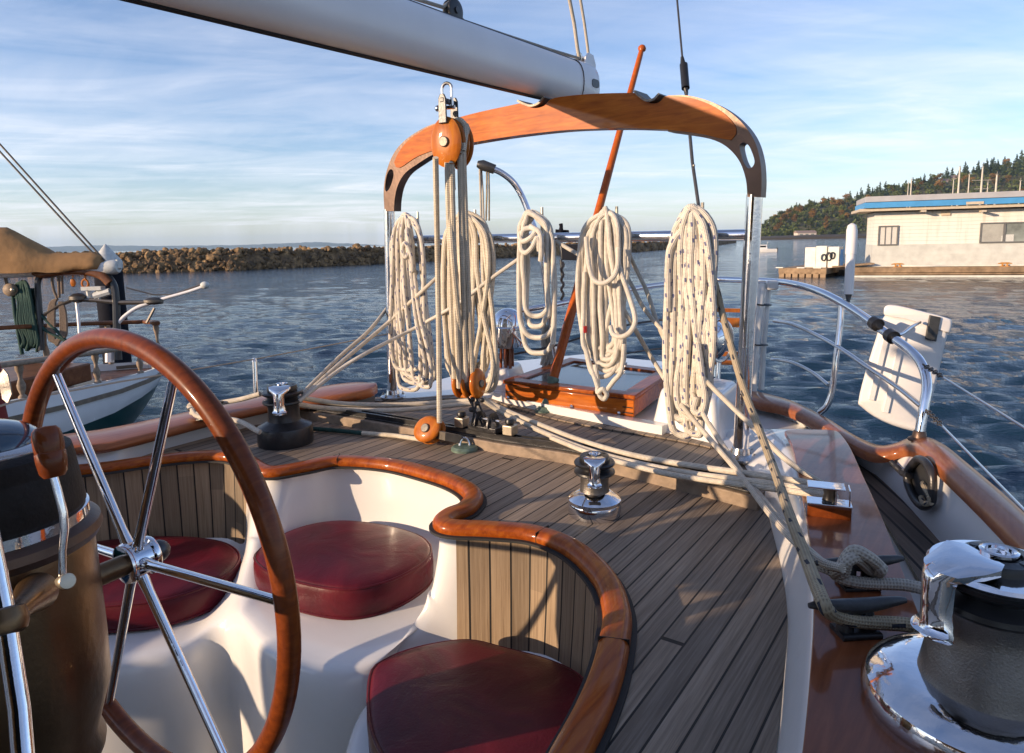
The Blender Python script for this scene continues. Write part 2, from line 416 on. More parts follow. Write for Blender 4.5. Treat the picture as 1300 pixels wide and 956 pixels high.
def gp(pts, z=0.0, n=8, closed=False): return spline([G(q[0], q[1], q[2] if len(q) > 2 else z) for q in pts], n, closed)
def tp(pts, n=8): return spline([T(*q) for q in pts], n)
def rprof(w, h, r=.25, n=3, z0=0):
    """rounded bar section, w wide, h tall, resting at z0"""
    r = r*min(w, h); out = []
    for cx_, cz_, a0 in ((w/2-r, z0+r, -90), (w/2-r, z0+h-r, 0), (-w/2+r, z0+h-r, 90), (-w/2+r, z0+r, 180)):
        for k in range(n+1):
            a = R(a0+90*k/n); out.append((cx_+r*math.cos(a), cz_+r*math.sin(a)))
    return out
# ------------------------------------------------------------------ light and sky
SUN_AZ, SUN_EL = 245, 12.5
w = bpy.data.worlds.new('World'); sc.world = w; w.use_nodes = True; nt = w.node_tree
bg = nt.nodes['Background']
sky = nt.nodes.new('ShaderNodeTexSky'); sky.sky_type = 'NISHITA'; sky.sun_disc = False
sky.sun_elevation = R(SUN_EL); sky.sun_rotation = R(SUN_AZ); sky.air_density = 1.0; sky.dust_density = .3; sky.ozone_density = 2.0
tc = nt.nodes.new('ShaderNodeTexCoord'); sp = nt.nodes.new('ShaderNodeSeparateXYZ'); lk(nt, tc.outputs['Generated'], sp.inputs[0])
# cirrus streaks lie on a high flat layer: direction / height gives the place on the layer
zc = math_(nt, 'MAXIMUM', sp.outputs[2], .03); zc = math_(nt, 'ADD', zc, .06)
cx_ = math_(nt, 'DIVIDE', sp.outputs[0], zc); cy_ = math_(nt, 'DIVIDE', sp.outputs[1], zc)
cb = nt.nodes.new('ShaderNodeCombineXYZ'); lk(nt, cx_, cb.inputs[0]); lk(nt, cy_, cb.inputs[1])
def mapn(v, scl, rot):
    a = nt.nodes.new('ShaderNodeMapping'); a.inputs['Rotation'].default_value = (0, 0, rot); lk(nt, v, a.inputs[0])
    c = nt.nodes.new('ShaderNodeMapping'); c.inputs['Scale'].default_value = scl; lk(nt, a.outputs[0], c.inputs[0]); return c.outputs[0]
n1 = noise(nt, mapn(cb.outputs[0], (.45, 1.15, 1), R(-14)), 1.0, 7, .60, 1.1)
n2 = noise(nt, mapn(cb.outputs[0], (.22, .3, 1), R(20)), 1.0, 4, .5)
n3 = noise(nt, mapn(cb.outputs[0], (.9, 1.9, 1), R(38)), 1.0, 7, .62, 1.5)
cl = math_(nt, 'ADD', math_(nt, 'MULTIPLY', n1, .62), math_(nt, 'MULTIPLY', n2, .38))
cl = math_(nt, 'ADD', cl, math_(nt, 'MULTIPLY', math_(nt, 'SUBTRACT', n3, .5), .22))
mask = ramp(nt, cl, [(.38, (.03, .03, .03)), (.53, (.28,)*3), (.72, (.75,)*3)])
low = ramp(nt, sp.outputs[2], [(.0, (1.5,)*3), (.08, (1.35,)*3), (.2, (.85,)*3), (.36, (.55,)*3), (.6, (.4,)*3)])
fac = math_(nt, 'MINIMUM', math_(nt, 'MULTIPLY', mask, low), .95)
base = mixc(nt, 1, sky.outputs[0], (.98, 1.0, 1.22), 'MULTIPLY')
mx = nt.nodes.new('ShaderNodeMix'); mx.data_type = 'RGBA'
lk(nt, fac, mx.inputs[0]); lk(nt, base, mx.inputs[6]); mx.inputs[7].default_value = (6.5, 6.5, 6.9, 1)
lk(nt, mx.outputs[2], bg.inputs[0]); bg.inputs[1].default_value = .135
sun = bpy.data.lights.new('sun', 'SUN'); so = bpy.data.objects.new('sun', sun); COL.objects.link(so)
sun.energy = 5.0; sun.angle = R(.6); sun.color = (1, .74, .50)
ts = Vector((math.sin(R(SUN_AZ))*math.cos(R(SUN_EL)), math.cos(R(SUN_AZ))*math.cos(R(SUN_EL)), math.sin(R(SUN_EL))))
so.rotation_euler = ts.to_track_quat('Z', 'Y').to_euler()
vs = sc.view_settings; vs.view_transform = 'Standard'; vs.look = 'None'; vs.exposure = EXPOSURE = .45; vs.gamma = 1; vs.use_curve_mapping = False
sc.cycles.max_bounces = 6; sc.cycles.diffuse_bounces = 3; sc.cycles.glossy_bounces = 4; sc.cycles.transmission_bounces = 4; sc.cycles.volume_bounces = 0
sc.cycles.caustics_reflective = False; sc.cycles.caustics_refractive = False; sc.cycles.use_denoising = True

# ------------------------------------------------------------------ water
def waves(x, y, r, seed=3):
    g = np.random.default_rng(seed); z = np.zeros_like(x)
    for i in range(54):
        L = .26*(1.085**i) ; a = R(80) + g.normal()*.42; k = 2*math.pi/L
        amp = .0145*L**.50*(1.0 if L < .6 else (.6/L)**1.3)
        cut = np.clip((L/(4.0*(r*.0078)) - .6)/.8, 0, 1)
        z += amp*cut*np.sin(k*(x*math.cos(a)+y*math.sin(a)) + g.uniform(0, 6.28) + .8*np.sin(.31*x+.23*y+i))
    gust = .75+.45*np.sin(x*.11+1.3*np.sin(y*.07))*np.sin(y*.09+.8*np.sin(x*.05))
    return z*gust
rad = [.8*(1.0084**i) for i in range(760)]; rad = [q for q in rad if q < 420] + [500, 700, 1000, 1600, 2600, 5000, 12000]
ths = [R(q) for q in np.linspace(-72, 72, 620)]
rr, th = np.meshgrid(rad, ths, indexing='ij'); X = rr*np.sin(th); Y = rr*np.cos(th)-.5; Z = waves(X, Y, rr)
Z[rr > 400] *= 0
me = bpy.data.meshes.new('water'); nr, nc = X.shape
co_ = np.stack([X, Y, Z+WATER], -1).reshape(-1, 3)
idx = np.arange(nr*nc).reshape(nr, nc)
q = np.stack([idx[:-1, :-1], idx[:-1, 1:], idx[1:, 1:], idx[1:, :-1]], -1).reshape(-1, 4)
q = q[:, ::-1]
me.vertices.add(len(co_)); me.vertices.foreach_set('co', co_.ravel())
me.loops.add(q.size); me.loops.foreach_set('vertex_index', q.ravel().astype(np.int32))
me.polygons.add(len(q)); me.polygons.foreach_set('loop_start', np.arange(0, q.size, 4, dtype=np.int32))
me.update(calc_edges=True); me.polygons.foreach_set('use_smooth', [True]*len(q)); me.materials.append(MT['sea_water'])
if me.polygons[0].normal.z < 0: me.flip_normals()
wo = bpy.data.objects.new('water', me); COL.objects.link(wo); tag(wo, kind='structure')
m_ = MB(); S = 12500
# the rest of the harbour, behind the fan of waves, and the bed under everything
m_.flat([(-S, -S, WATER-.35), (S, -S, WATER-.35), (S, S, WATER-.35), (-S, S, WATER-.35)])
tag(m_.build('open_water', 'sea_water'), kind='structure')

# ------------------------------------------------------------------ far land, left
def land(name, pts, d, thick, mt_, seed, rough=0):
    m_ = MB(); g = random.Random(seed); rows = []
    top = []
    for i in range(len(pts)-1):
        (x0, y0), (x1, y1) = pts[i], pts[i+1]
        for k in range(10):
            t = k/10; top.append((x0+(x1-x0)*t, y0+(y1-y0)*t + g.uniform(-rough, rough)))
    top.append(pts[-1])
    rows = []
    for f in (0, .35, .7, .92, 1, .8, .3, 0):
        row = []
        for (px, py) in top:
            b = T(px, py, d); h = b.z - WATER
            k = f if len(rows) < 5 else f
            dep = [0, .15, .35, .7, 1, 1.4, 1.8, 2][len(rows)]
            dirn = Vector((b.x, b.y, 0)).normalized()
            row.append(Vector((b.x, b.y, 0)) + dirn*(dep-1)*thick + UP*(WATER-2+(h+2)*k))
        rows.append(row)
    m_.grid(rows); return tag(m_.build(name, mt_, recalc=True), kind='structure')
land('far_hills', [(-500, 322), (-150, 317), (40, 313.5), (130, 311.5), (210, 312), (300, 311.2), (370, 308.5), (400, 307.2), (440, 309), (500, 311.5), (560, 309), (700, 309.5), (860, 304), (920, 300), (960, 299.5), (1010, 299.5)], 9000, 700, 'far_land', 4, .35)

# headland on the right, a slope rising behind the harbour buildings
HD = 700
ridge = [(962, 297), (975, 288), (990, 279), (1010, 272), (1030, 266), (1055, 262), (1080, 258), (1110, 252), (1140, 245), (1180, 236), (1220, 228), (1260, 219), (1300, 214), (1380, 204), (1500, 195), (1700, 190)]
def hx(px, f):
    """ground point under pixel column px, f = 0 at the shore to 1 on the ridge"""
    for i in range(len(ridge)-1):
        if ridge[i][0] <= px <= ridge[i+1][0]:
            k = (px-ridge[i][0])/(ridge[i+1][0]-ridge[i][0]); y = ridge[i][1]*(1-k)+ridge[i+1][1]*k; break
    else: y = ridge[0][1] if px < ridge[0][0] else ridge[-1][1]
    top = T(px, y-3, HD+ 160); b = G(px, 308 - .021*(px-650) + 2.9, WATER)
    b = T(px, 308, HD-40); b.z = WATER
    return Vector((b.x+(top.x-b.x)*f, b.y+(top.y-b.y)*f, WATER+.2+(max(top.z, WATER+2)-WATER)*(math.sin(f*math.pi/2)**.9)))
m_ = MB(); rows = []
for f in (0, .1, .25, .4, .55, .7, .85, 1):
    rows.append([hx(962+738*i/60, f) for i in range(61)])
rows.append([p+Vector((p.x, p.y, 0)).normalized()*200-UP*5 for p in rows[-1]]); rows.append([Vector((p.x, p.y, WATER-3)) for p in rows[-1]])
rows.insert(0, [Vector((p.x, p.y, WATER-3)) for p in rows[0]])
m_.grid(rows); tag(m_.build('wooded_hill', 'hill_ground'), kind='structure')

def leaf_clump(m_, c, r, n, s, g, flat_=1.0):
    for _ in range(n):
        d = Vector((g.gauss(0, 1), g.gauss(0, 1), g.gauss(0, 1))).normalized()
        p = Vector(c) + Vector((d.x*r, d.y*r, d.z*r*flat_))*(g.random()**.35)
        a = Vector((g.gauss(0, 1), g.gauss(0, 1), g.gauss(0, 1))).normalized(); b = a.orthogonal().normalized()*s*g.uniform(.6, 1.3); a = a*s*g.uniform(.6, 1.3)
        m_.add([p-a-b*.5, p+a*.2-b, p+a+b*.4, p-a*.3+b], [(0, 1, 2, 3)])
def tree_mesh(name, kind, g):
    m_ = MB()
    if kind == 'conifer_leaf':
        H = g.uniform(13, 17); m_.cur = 1; m_.tube([(0, 0, -1), (0, 0, H*.9)], [.35, .08], 6); m_.cur = 0
        for k in range(15):
            z = H*(.12+.86*k/14); rad_ = (1-(k/14)**1.3)*H*.26*g.uniform(.7, 1.15)+.35
            for q in range(max(3, int(7*(1-k/17)))):
                a = g.uniform(0, 6.28); rr_ = rad_*g.uniform(.45, 1.1)
                leaf_clump(m_, (math.cos(a)*rr_*.7, math.sin(a)*rr_*.7, z-rr_*.25), rr_*.6, 6, .45+.03*H*(1-k/15), g, .5)
    else:
        H = g.uniform(8, 12); m_.cur = 1; m_.tube([(0, 0, -1), (.2, .1, H*.6)], [.3, .12], 6)
        for _ in range(3): m_.tube([(0, 0, H*.35), (g.uniform(-2, 2), g.uniform(-2, 2), H*.7)], [.14, .05], 5)
        m_.cur = 0
        for k in range(13):
            a = g.uniform(0, 6.28); q = g.uniform(0, H*.34)
            leaf_clump(m_, (math.cos(a)*q, math.sin(a)*q, H*g.uniform(.42, .88)), H*.17, 17, .62, g, .8)
    o = m_.build(name, [kind, 'bark'], recalc=False, weld=False); return o
g = random.Random(21)
protos = {}
for kind, nm in (('conifer_leaf', 'conifer_tree'), ('green_leaf', 'leafy_tree'), ('autumn_leaf', 'autumn_tree')):
    protos[kind] = [tree_mesh(nm, kind, g) for _ in range(3)]
TL = {'conifer_leaf': ('dark green pointed conifer standing on the wooded headland', 'tree', 'dark conifers on the headland'),
      'green_leaf': ('yellow green leafy tree on the slope of the wooded headland', 'tree', 'green leafy trees on the headland'),
      'autumn_leaf': ('rust brown autumn tree on the slope of the wooded headland', 'tree', 'rust coloured autumn trees on the headland')}
used = set()
def plant(kind, px, f, s):
    k = g.randrange(3); src = protos[kind][k]
    if src.name in used:
        o = src.copy(); COL.objects.link(o)
    else: o = src; used.add(src.name)
    p = hx(px, f); o.location = p; o.rotation_euler = (0, 0, g.uniform(0, 6.28)); o.scale = (s*g.uniform(.85, 1.15),)*2+(s*g.uniform(.85, 1.15),)
    tag(o, *TL[kind])
for i in range(100):
    px = 966 + 350*g.random()**.85
    plant('autumn_leaf' if g.random() < .58 else 'green_leaf', px, g.uniform(.04, .8), g.uniform(.8, 1.15) if px > 985 else .6)
for i in range(40):
    px = 975+100*g.random(); plant('autumn_leaf' if g.random() < .62 else 'green_leaf', px, g.uniform(.1, .7), g.uniform(.7, 1.0))
for i in range(26):
    px = 968+112*i/25; plant('green_leaf' if g.random() < .7 else 'conifer_leaf', px, g.uniform(.0, .06), g.uniform(.5, .75))
for i in range(48):
    px = 990+325*(i/47)+g.uniform(-3, 3); plant('conifer_leaf', px, g.uniform(.80, 1.0), g.uniform(.40, .85) if px > 1020 else .6)
for i in range(34):
    px = 1085+230*g.random(); plant('conifer_leaf', px, g.uniform(.5, .85), g.uniform(.7, 1.1))
for i in range(20):
    px = 972+45*g.random(); plant('green_leaf', px, g.uniform(.2, .95), g.uniform(.5, .75))
m_ = MB(); gg = random.Random(5)
for i in range(1500):
    px = 964+370*gg.random(); f = gg.uniform(.02, .95); leaf_clump(m_, hx(px, f)+UP*1.5, 4.5, 5, 1.5, gg, .6)
tag(m_.build('undergrowth', 'green_leaf', recalc=False, weld=False), 'low green undergrowth covering the headland slope between the trees', 'undergrowth', kind='stuff')

# low dark shore under the headland
m_ = MB()
a = [T(px, 303, 560) for px in (930, 975, 1040, 1100, 1180)]
rows = [[Vector((p.x, p.y+dy, WATER+h*s)) for p, s in zip(a, (.1, .8, 1, 1, 1))] for dy, h in ((0, -1), (1, 1.2), (6, 2.6), (18, 3.4), (60, 3.4), (60, -1))]
m_.grid(rows); tag(m_.build('shore_bank', 'dock_dark'), kind='structure')

def house(px, py, d, w_, h_, dep, label):
    b = T(px, py, d); r = thing('hillside_house', b, label, 'house'); m_ = MB()
    m_.box(b+UP*h_/2, (w_, dep, h_)); m_.build('wall', 'house_wall', r)
    m_ = MB(); z = h_; x0 = w_/2+.5; y0 = dep/2+.5
    m_.prism([b+Vector((-x0, -y0, z)), b+Vector((-x0, y0, z)), b+Vector((-x0, 0, z+h_*.55))], (2*x0, 0, 0)); m_.build('roof', 'house_roof', r)
    m_ = MB()
    for k in (-.3, 0, .3): m_.box(b+Vector((k*w_, -dep/2-.03, h_*.55)), (w_*.16, .1, h_*.35))
    m_.build('window', 'window_glass', r)
house(1064, 262, 860, 22, 5, 9, 'pale low roofed house among trees on the headland crest, left of the blue roof')
house(1199, 237, 800, 13, 6, 9, 'cream house on the wooded slope above the blue trimmed roof, left one of two')
house(1214, 234, 815, 16, 7, 9, 'small pinkish house on the wooded slope between the white masts')
house(1022, 300.5, 585, 16, 3.4, 8, 'pinkish low shed at the foot of the headland near the water')
house(1253, 232, 800, 15, 5, 9, 'cream house on the wooded slope behind the mast with spreaders')

# ------------------------------------------------------------------ breakwater
g = random.Random(11)
def bwx(px):          # where the breakwater's foot lies (on the water) under a column
    pts = [(-150, 349), (60, 349), (160, 347), (300, 343), (480, 335), (640, 327), (810, 319.5), (905, 312), (940, 307.5)]
    for i in range(len(pts)-1):
        if pts[i][0] <= px <= pts[i+1][0]:
            k = (px-pts[i][0])/(pts[i+1][0]-pts[i][0]); return G(px, pts[i][1]*(1-k)+pts[i+1][1]*k, WATER)
def bwh(px):          # height of the heap
    foot = bwx(px); py = {0: 318}; 
    pts = [(-150, 322), (150, 320), (200, 317.5), (300, 315), (480, 312.5), (640, 309.5), (810, 305.5), (905, 302.8), (940, 302)]
    for i in range(len(pts)-1):
        if pts[i][0] <= px <= pts[i+1][0]:
            k = (px-pts[i][0])/(pts[i+1][0]-pts[i][0]); y = pts[i][1]*(1-k)+pts[i+1][1]*k; break
    t = tt(foot)+1.5; return T(px, y, t).z-WATER
m_ = MB(); rows = []
cols = [-150+1085*i/240 for i in range(241)]
for dy, k in ((-.6, -.5), (0, -.05), (.7, .35), (1.6, .72), (2.6, .82), (4.5, .82), (6.5, .5), (9, -.2)):
    row = []
    for px in cols:
        p = bwx(px); dn = Vector((p.x, p.y, 0)).normalized(); h = bwh(px)
        row.append(p + dn*(dy+g.uniform(-.25, .25)) + UP*(h*k + g.uniform(-.15, .15)*(k > 0)))
    rows.append(row)
m_.grid(rows)
rocks = []
def rock(g):
    bm = bmesh.new(); bmesh.ops.create_icosphere(bm, subdivisions=2, radius=1)
    dirs = [Vector((g.gauss(0, 1), g.gauss(0, 1), g.gauss(0, 1))).normalized() for _ in range(9)]; cuts = [g.uniform(.55, .85) for _ in dirs]
    for v in bm.verts:
        for d, c in zip(dirs, cuts):
            e = v.co.dot(d)
            if e > c: v.co -= d*(e-c)
        v.co *= g.uniform(.95, 1.05)
    me = bpy.data.meshes.new('breakwater_boulder'); bm.to_mesh(me); bm.free(); me.materials.append(MT['rock'])
    for p in me.polygons: p.use_smooth = False
    return me
rocks = [rock(g) for _ in range(8)]
cand = []
for i in range(1750):
    px = -150+1080*((i+g.random())/1750)**1.25; f = g.random(); foot = bwx(px); h = bwh(px); dn = Vector((foot.x, foot.y, 0)).normalized()
    if f < .6: k = g.random(); dd = 2.2*k; z = h*k*.95
    else: dd = g.uniform(2.0, 4.5); z = h*g.uniform(.84, .97)
    s = g.uniform(.17, .38)*g.choice((1, 1, 1, 1.35))*min(1.35, .45+h*.28)
    cand.append((foot+dn*(dd-.2)+UP*(z-.12), s, px, dd))
inview = [c for c in cand if 135 < c[2] < 495 or 545 < c[2] < 562 or 640 < c[2] < 660 or 715 < c[2] < 740]
inview.sort(key=lambda c: -(c[1]/tt(c[0])) + .004*c[3]); big = set(id(c) for c in inview[:285])
for c in cand:
    p, s, px, dd = c; e = (g.uniform(0, 6), g.uniform(0, 6), g.uniform(0, 6)); sca = (s*g.uniform(.8, 1.4), s*g.uniform(.8, 1.3), s*g.uniform(.65, 1.0))
    me = rocks[g.randrange(8)]
    if id(c) in big:
        o = bpy.data.objects.new('breakwater_boulder', me); COL.objects.link(o); o.location = p; o.rotation_euler = e; o.scale = sca
        tag(o, 'rough brown boulder in the stone breakwater across the water', 'boulder', 'boulders of the breakwater')
    else:
        mm = Matrix.LocRotScale(p, __import__('mathutils').Euler(e), Vector(sca))
        m_.add([mm @ v.co for v in me.vertices], [tuple(q.vertices) for q in me.polygons])
tag(m_.build('rubble_breakwater', 'rock', smooth=False, recalc=False, weld=False), 'long low heap of small brown stones between the boulders of the breakwater', 'breakwater', kind='stuff')

# ------------------------------------------------------------------ floating building and docks
def wp(px, py): return G(px, py, WATER)
DT = 37.0
Lc = T(1107, 338, DT); Lc.z = WATER                          # left front corner of the building
bd = Vector((math.cos(R(21)), -math.sin(R(21)), 0))        # along its front
bn = Vector((-bd.y, bd.x, 0))                                # away from the camera
def B(px, py, off=0.0):                                      # on the front plane
    return PLN(px, py, Lc+bn*off, bn)
def hz(py, px=1107, off=0): return B(px, py, off).z
zb, zt, zf0, zf1, zr = hz(338), hz(270), hz(267), hz(259), hz(252)
root = thing('floating_building', Lc+UP*(zb-WATER), 'long low white building with a blue roof band standing on the floating dock', 'building')
W_ = 15; D_ = 3
m_ = MB(); m_.box(Lc+bd*W_/2+bn*D_/2+UP*((zb+zt)/2-WATER), (W_, D_, zt-zb), bd, bn); m_.build('wall', 'building_wall', root)
zm = hz(311); m_ = MB(); m_.box(Lc+bd*W_/2+bn*(D_/2)+UP*((zb+zm)/2-WATER), (W_+.03, D_+.03, zm-zb-.004), bd, bn)
for k in range(4): m_.box(Lc+bd*W_/2-bn*.022+UP*(zb-WATER+(zm-zb)*(k+.5)/4), (W_+.03, .012, (zm-zb)/4-.03), bd, bn)
m_.build('lower_cladding', 'building_base', root)
ov = .6
m_ = MB(); m_.box(Lc+bd*(W_/2-.2)+bn*D_/2+UP*((zt+zf0)/2+.06-WATER), (W_+1.2, D_+1.4, .14), bd, bn); m_.build('eave', 'eave_cream', root)
p0 = Lc-bd*ov-bn*.8; 
m_ = MB(); m_.box(Lc+bd*(W_/2-ov/2)-bn*.8+UP*((zf0+zf1)/2+.07-WATER), (W_+ov, .12, (zf1-zf0)-.05), bd, bn)
m_.box(Lc-bd*(ov-.06)+bn*(D_/2)+UP*((zf0+zf1)/2+.07-WATER), (.12, D_+1.48, (zf1-zf0)-.054), bd, bn); m_.build('fascia', 'fascia_blue', root)
m_ = MB(); m_.box(Lc+bd*(W_/2-ov/2)+bn*D_/2+UP*((zf1+zr)/2+.07-WATER), (W_+ov-.1, D_+1.5, (zr-zf1)), bd, bn); m_.build('roof', 'roof_grey', root, bevel=.02)
def bwin(x0, x1, y0, y1, mull, label=None, glassm='window_glass'):
    a = B(x0, y1); c = B(x1, y0); wd = (c-a).dot(bd); h = c.z-a.z; o0 = a - bn*.03
    m_ = MB(); t = .07
    ctr = o0+bd*wd/2+UP*h/2
    for k in (-1, 1): m_.box(ctr+UP*k*(h/2), (wd+t, .1, t), bd, bn); m_.box(ctr+bd*k*(wd/2), (t, .094, h-t), bd, bn)
    for q in mull: m_.box(o0+bd*wd*q+UP*h/2, (t*1.6, .09, h-t), bd, bn)
    fr = m_.build('window', 'frame_metal', root)
    if label: fr['label'] = label
    m_ = MB(); m_.box(ctr+bn*.012, (wd-t, .03, h-t), bd, bn); m_.build('pane', glassm, fr)
    return o0, wd, h, fr
o0, wd, h, fr = bwin(1115, 1140, 287, 311, [], 'small window closed by white boards', 'blind_white')
m_ = MB()
for q in (.34, .67): m_.box(o0+bd*wd*q+UP*h/2-bn*.012, (.035, .04, h-.08), bd, bn)
m_.build('board_seam', 'frame_metal', fr)
o0, wd, h, fr = bwin(1244, 1352, 281, 308, [.29, .62], 'wide dark window in three panes')
m_ = MB()
for k in range(22): m_.box(o0+bd*wd*.145+UP*(h*(k+.5)/22)-bn*.012, (wd*.26, .02, h/44), bd, bn)
m_.build('blind_slat', 'blind_white', fr)
m_ = MB(); m_.box(o0+bd*wd*.36+UP*h*.22-bn*.014, (wd*.1, .02, h*.36), bd, bn); m_.box(o0+bd*wd*.27+UP*h*.2-bn*.014, (wd*.025, .02, h*.3), bd, bn); m_.build('paper_sheet', 'dull_white', fr)
m_ = MB(); a = B(1201, 271, -.04); m_.box(a, (.4, .06, .22), bd, bn)
m_.build('wall_plate', 'eave_cream', root)
for q in (1172, 1248): m_ = MB(); m_.box(B(q, 268, -.5), (.22, .5, .08), bd, bn); m_.build('eave_bracket', 'eave_cream', root)
m_ = MB(); a = B(1238, 257.5, -.88); m_.box(a, (.75, .03, .13), bd, bn); m_.build('blank_plate', 'eave_cream', root)
# dock in front of the building
dt = thing('floating_dock', Lc-bn*1.0, 'long weathered timber dock floating in front of the white building', 'dock')
zd = zb-.02; q0 = Lc-bd*1.1-bn*1.1
m_ = MB(); m_.box(q0+bd*9+bn*3+UP*(zd-.14-WATER), (18, 6, .28), bd, bn); m_.build('deck', 'dock_wood', dt, bevel=.02)
m_ = MB(); m_.box(q0+bd*9+bn*3+UP*(zd-.47-WATER), (17.8, 5.8, .38), bd, bn); m_.build('float', 'dock_dark', dt)
m_ = MB(); a = q0-bn*.03; m_.box(a+bd*9+UP*(zd-.47-WATER), (18, .06, .10), bd, bn); m_.build('fender_strip', 'dock_white', dt)
m_ = MB(); m_.box(a+bd*9+UP*(zd-.34-WATER), (18, .08, .08), bd, bn); m_.build('wale', 'dock_wood', dt)
m_ = MB(); pts = []
for px, py in ((1088, 338), (1110, 338.5), (1140, 338), (1160, 341.5), (1180, 342.5), (1200, 339), (1230, 337.5), (1270, 338), (1320, 338), (1400, 337)):
    p = B(px, py, -.9); p.z = zd+.04+ (341-py)*0; pts.append(Vector((p.x, p.y, zd+.05))+bn*((341-py)*.06))
m_.tube(spline(pts, 6), .045, 8); tag(rebase(m_.build('water_hose', 'dock_white')), 'white hose lying in a slack curve along the timber dock edge', 'hose')
def dcleat(px, lab):
    p = B(px, 335, -.85); p.z = zd; r = thing('dock_cleat', p, lab, 'cleat', None); m_ = MB()
    m_.tube([p-bd*.3+UP*.15, p-bd*.15+UP*.17, p+bd*.15+UP*.17, p+bd*.3+UP*.15], [.02, .04, .04, .02], 8); m_.build('horn', 'dock_orange', r)
    m_ = MB(); m_.box(p-bd*.1+UP*.075, (.06, .08, .15), bd, bn); m_.box(p+bd*.1+UP*.075, (.06, .08, .15), bd, bn); m_.box(p+UP*.015, (.4, .14, .03), bd, bn); m_.build('base', 'dock_orange', r)
dcleat(1140, 'rusty orange cleat on the dock below the small boarded window'); dcleat(1276, 'rusty orange cleat on the dock below the wide dark window')
# low timber fuel pier on the left
a = wp(988, 351.5); c = wp(1049, 352.5); fd = (c-a); fl_ = fd.length; fd.normalize(); fn = Vector((-fd.y, fd.x, 0)); ztp = T(1015, 339.5, tt(a)).z
ft = thing('timber_pier', a, 'short weathered timber pier end carrying the white fuel cabinet', 'pier')
m_ = MB(); m_.box(a+fd*fl_/2+fn*3+UP*((ztp-.16)-WATER), (fl_, 6, .32), fd, fn); m_.build('deck', 'dock_wood', ft, bevel=.03)
m_ = MB()
for k in range(7): m_.box(a+fd*(fl_*(k+.5)/7)+fn*.06+UP*.10, (fl_/9, .12, .3), fd, fn)
m_.build('pile_face', 'dock_wood', ft)
m_ = MB(); m_.box(a+fd*(fl_/2)+fn*3+UP*.05, (fl_-.3, 5.6, .34), fd, fn); m_.box(a+fd*(fl_+1.2)+fn*4+UP*(ztp-.34-WATER), (2.6, 3.4, .3), fd, fn); m_.build('float', 'dock_dark', ft)
m_ = MB()
for k in (.03, .48, .82): m_.box(a+fd*(fl_*k)+fn*.04+UP*(ztp+.02-WATER), (.4, .25, .05), fd, fn)
m_.build('edge_cap', 'dock_white', ft)
gw = MB(); g0 = a+fd*(fl_*1.0)+fn*.9+UP*(ztp-WATER+.02); g1 = B(1108, 333, -.6); g1.z = zd+.16
gw.sweep([g0, g1], [(-.5, 0), (.5, 0), (.5, .07), (-.5, .07)]); tag(rebase(gw.build('gangway', 'dock_wood')), 'narrow timber ramp joining the small pier to the long dock', 'ramp')
# fuel cabinet
fc = a+fd*(fl_*.86)+fn*1.2; fc.z = ztp
r = thing('fuel_cabinet', fc, 'white boxy fuel cabinet with coiled hoses on the small pier', 'cabinet')
m_ = MB(); 
for k, (wx, hh) in enumerate(((-.62, 1.10), (-.05, 1.17), (.58, 1.12))): m_.box(fc+fd*(wx-.15)+UP*hh/2, (.56, .7, hh), fd, fn)
m_.build('cabinet_body', 'dock_white', r, bevel=.015)
m_ = MB()
for k, (wx, rr_) in enumerate(((-.05, .15), (.22, .18), (.4, .15))):
    for j in range(5):
        cc = fc+fd*wx-fn*(.40+.02*j)+UP*(.55+.05*k)
        m_.tube([cc+fd*math.cos(t*.35)*(rr_-.01*j)+UP*math.sin(t*.35)*(rr_*1.3-.01*j) for t in range(18)], .009, 6, closed=True)
m_.build('hose', 'hose_black', r)
m_ = MB()
for j in range(5): m_.tube([fc+fd*(.78+.03*j)-fn*.3+UP*z_+fd*.02*math.sin(z_*9+j) for z_ in (.02, .2, .4, .6, .8, .98)], .03, 6)
m_.build('hose', 'hose_blue', r)
m_ = MB(); c2 = fc+fd*1.15; m_.lathe([(.05, 0), (.05, .35), (.07, .36), (.07, .5), (.0, .55)], c2, UP, 12); tag(rebase(m_.build('bollard_post', 'yellow_paint')), 'small yellow post beside the white fuel cabinet', 'post')

# masts behind the roof
for k, (px, y0, d, r_, lab) in enumerate(((1153.5, 232, 120, .09, 'thin white mast, left of the close pair behind the roof'), (1157.5, 228, 112, .13, 'taller mast, right of the close pair at the left end of the roof'),
        (1211, 228, 118, .10, 'short pale mast standing just left of the tallest mast'), (1219, 212, 104, .16, 'tall pale mast in front of the pinkish hillside house'), (1231, 222, 110, .12, 'pale mast midway between the two tallest masts'),
        (1248, 212.5, 104, .17, 'tall pale mast with spreaders and shrouds behind the roof'), (1254.5, 232, 110, .10, 'short mast just right of the mast with spreaders'), (1266, 222, 104, .18, 'thick short pale mast behind the blue trimmed roof'), (1296, 230, 110, .12, 'pale mast at the right edge of the picture'))):
    top = T(px, y0, d); b = Vector((top.x, top.y, WATER+.5)); r = thing('boat_mast', b, lab, 'mast')
    m_ = MB(); m_.tube([b, b.lerp(top, .6), top], [r_, r_*.95, r_*.6], 8); m_.build('spar', 'mast_white', r)
    m_ = MB(); m_.box(top+UP*.1, (.35, .1, .06)); m_.tube([top, top+UP*.5], .02, 4); m_.build('masthead', 'mast_white', r)
    if k == 5:
        m_ = MB()
        for z_, w_ in ((1.9, 1.5), (3.2, 1.1)): m_.tube([top-UP*z_-Vector((w_, 0, 0)), top-UP*z_+Vector((w_, 0, 0))], .04, 5)
        m_.build('spreader', 'mast_white', r); m_ = MB()
        for s in (-1, 1): m_.tube([top, top-UP*3.2+Vector((1.1*s, 0, 0)), b+Vector((1.5*s, 0, 0))], .015, 4)
        m_.build('shroud', 'wire', r)
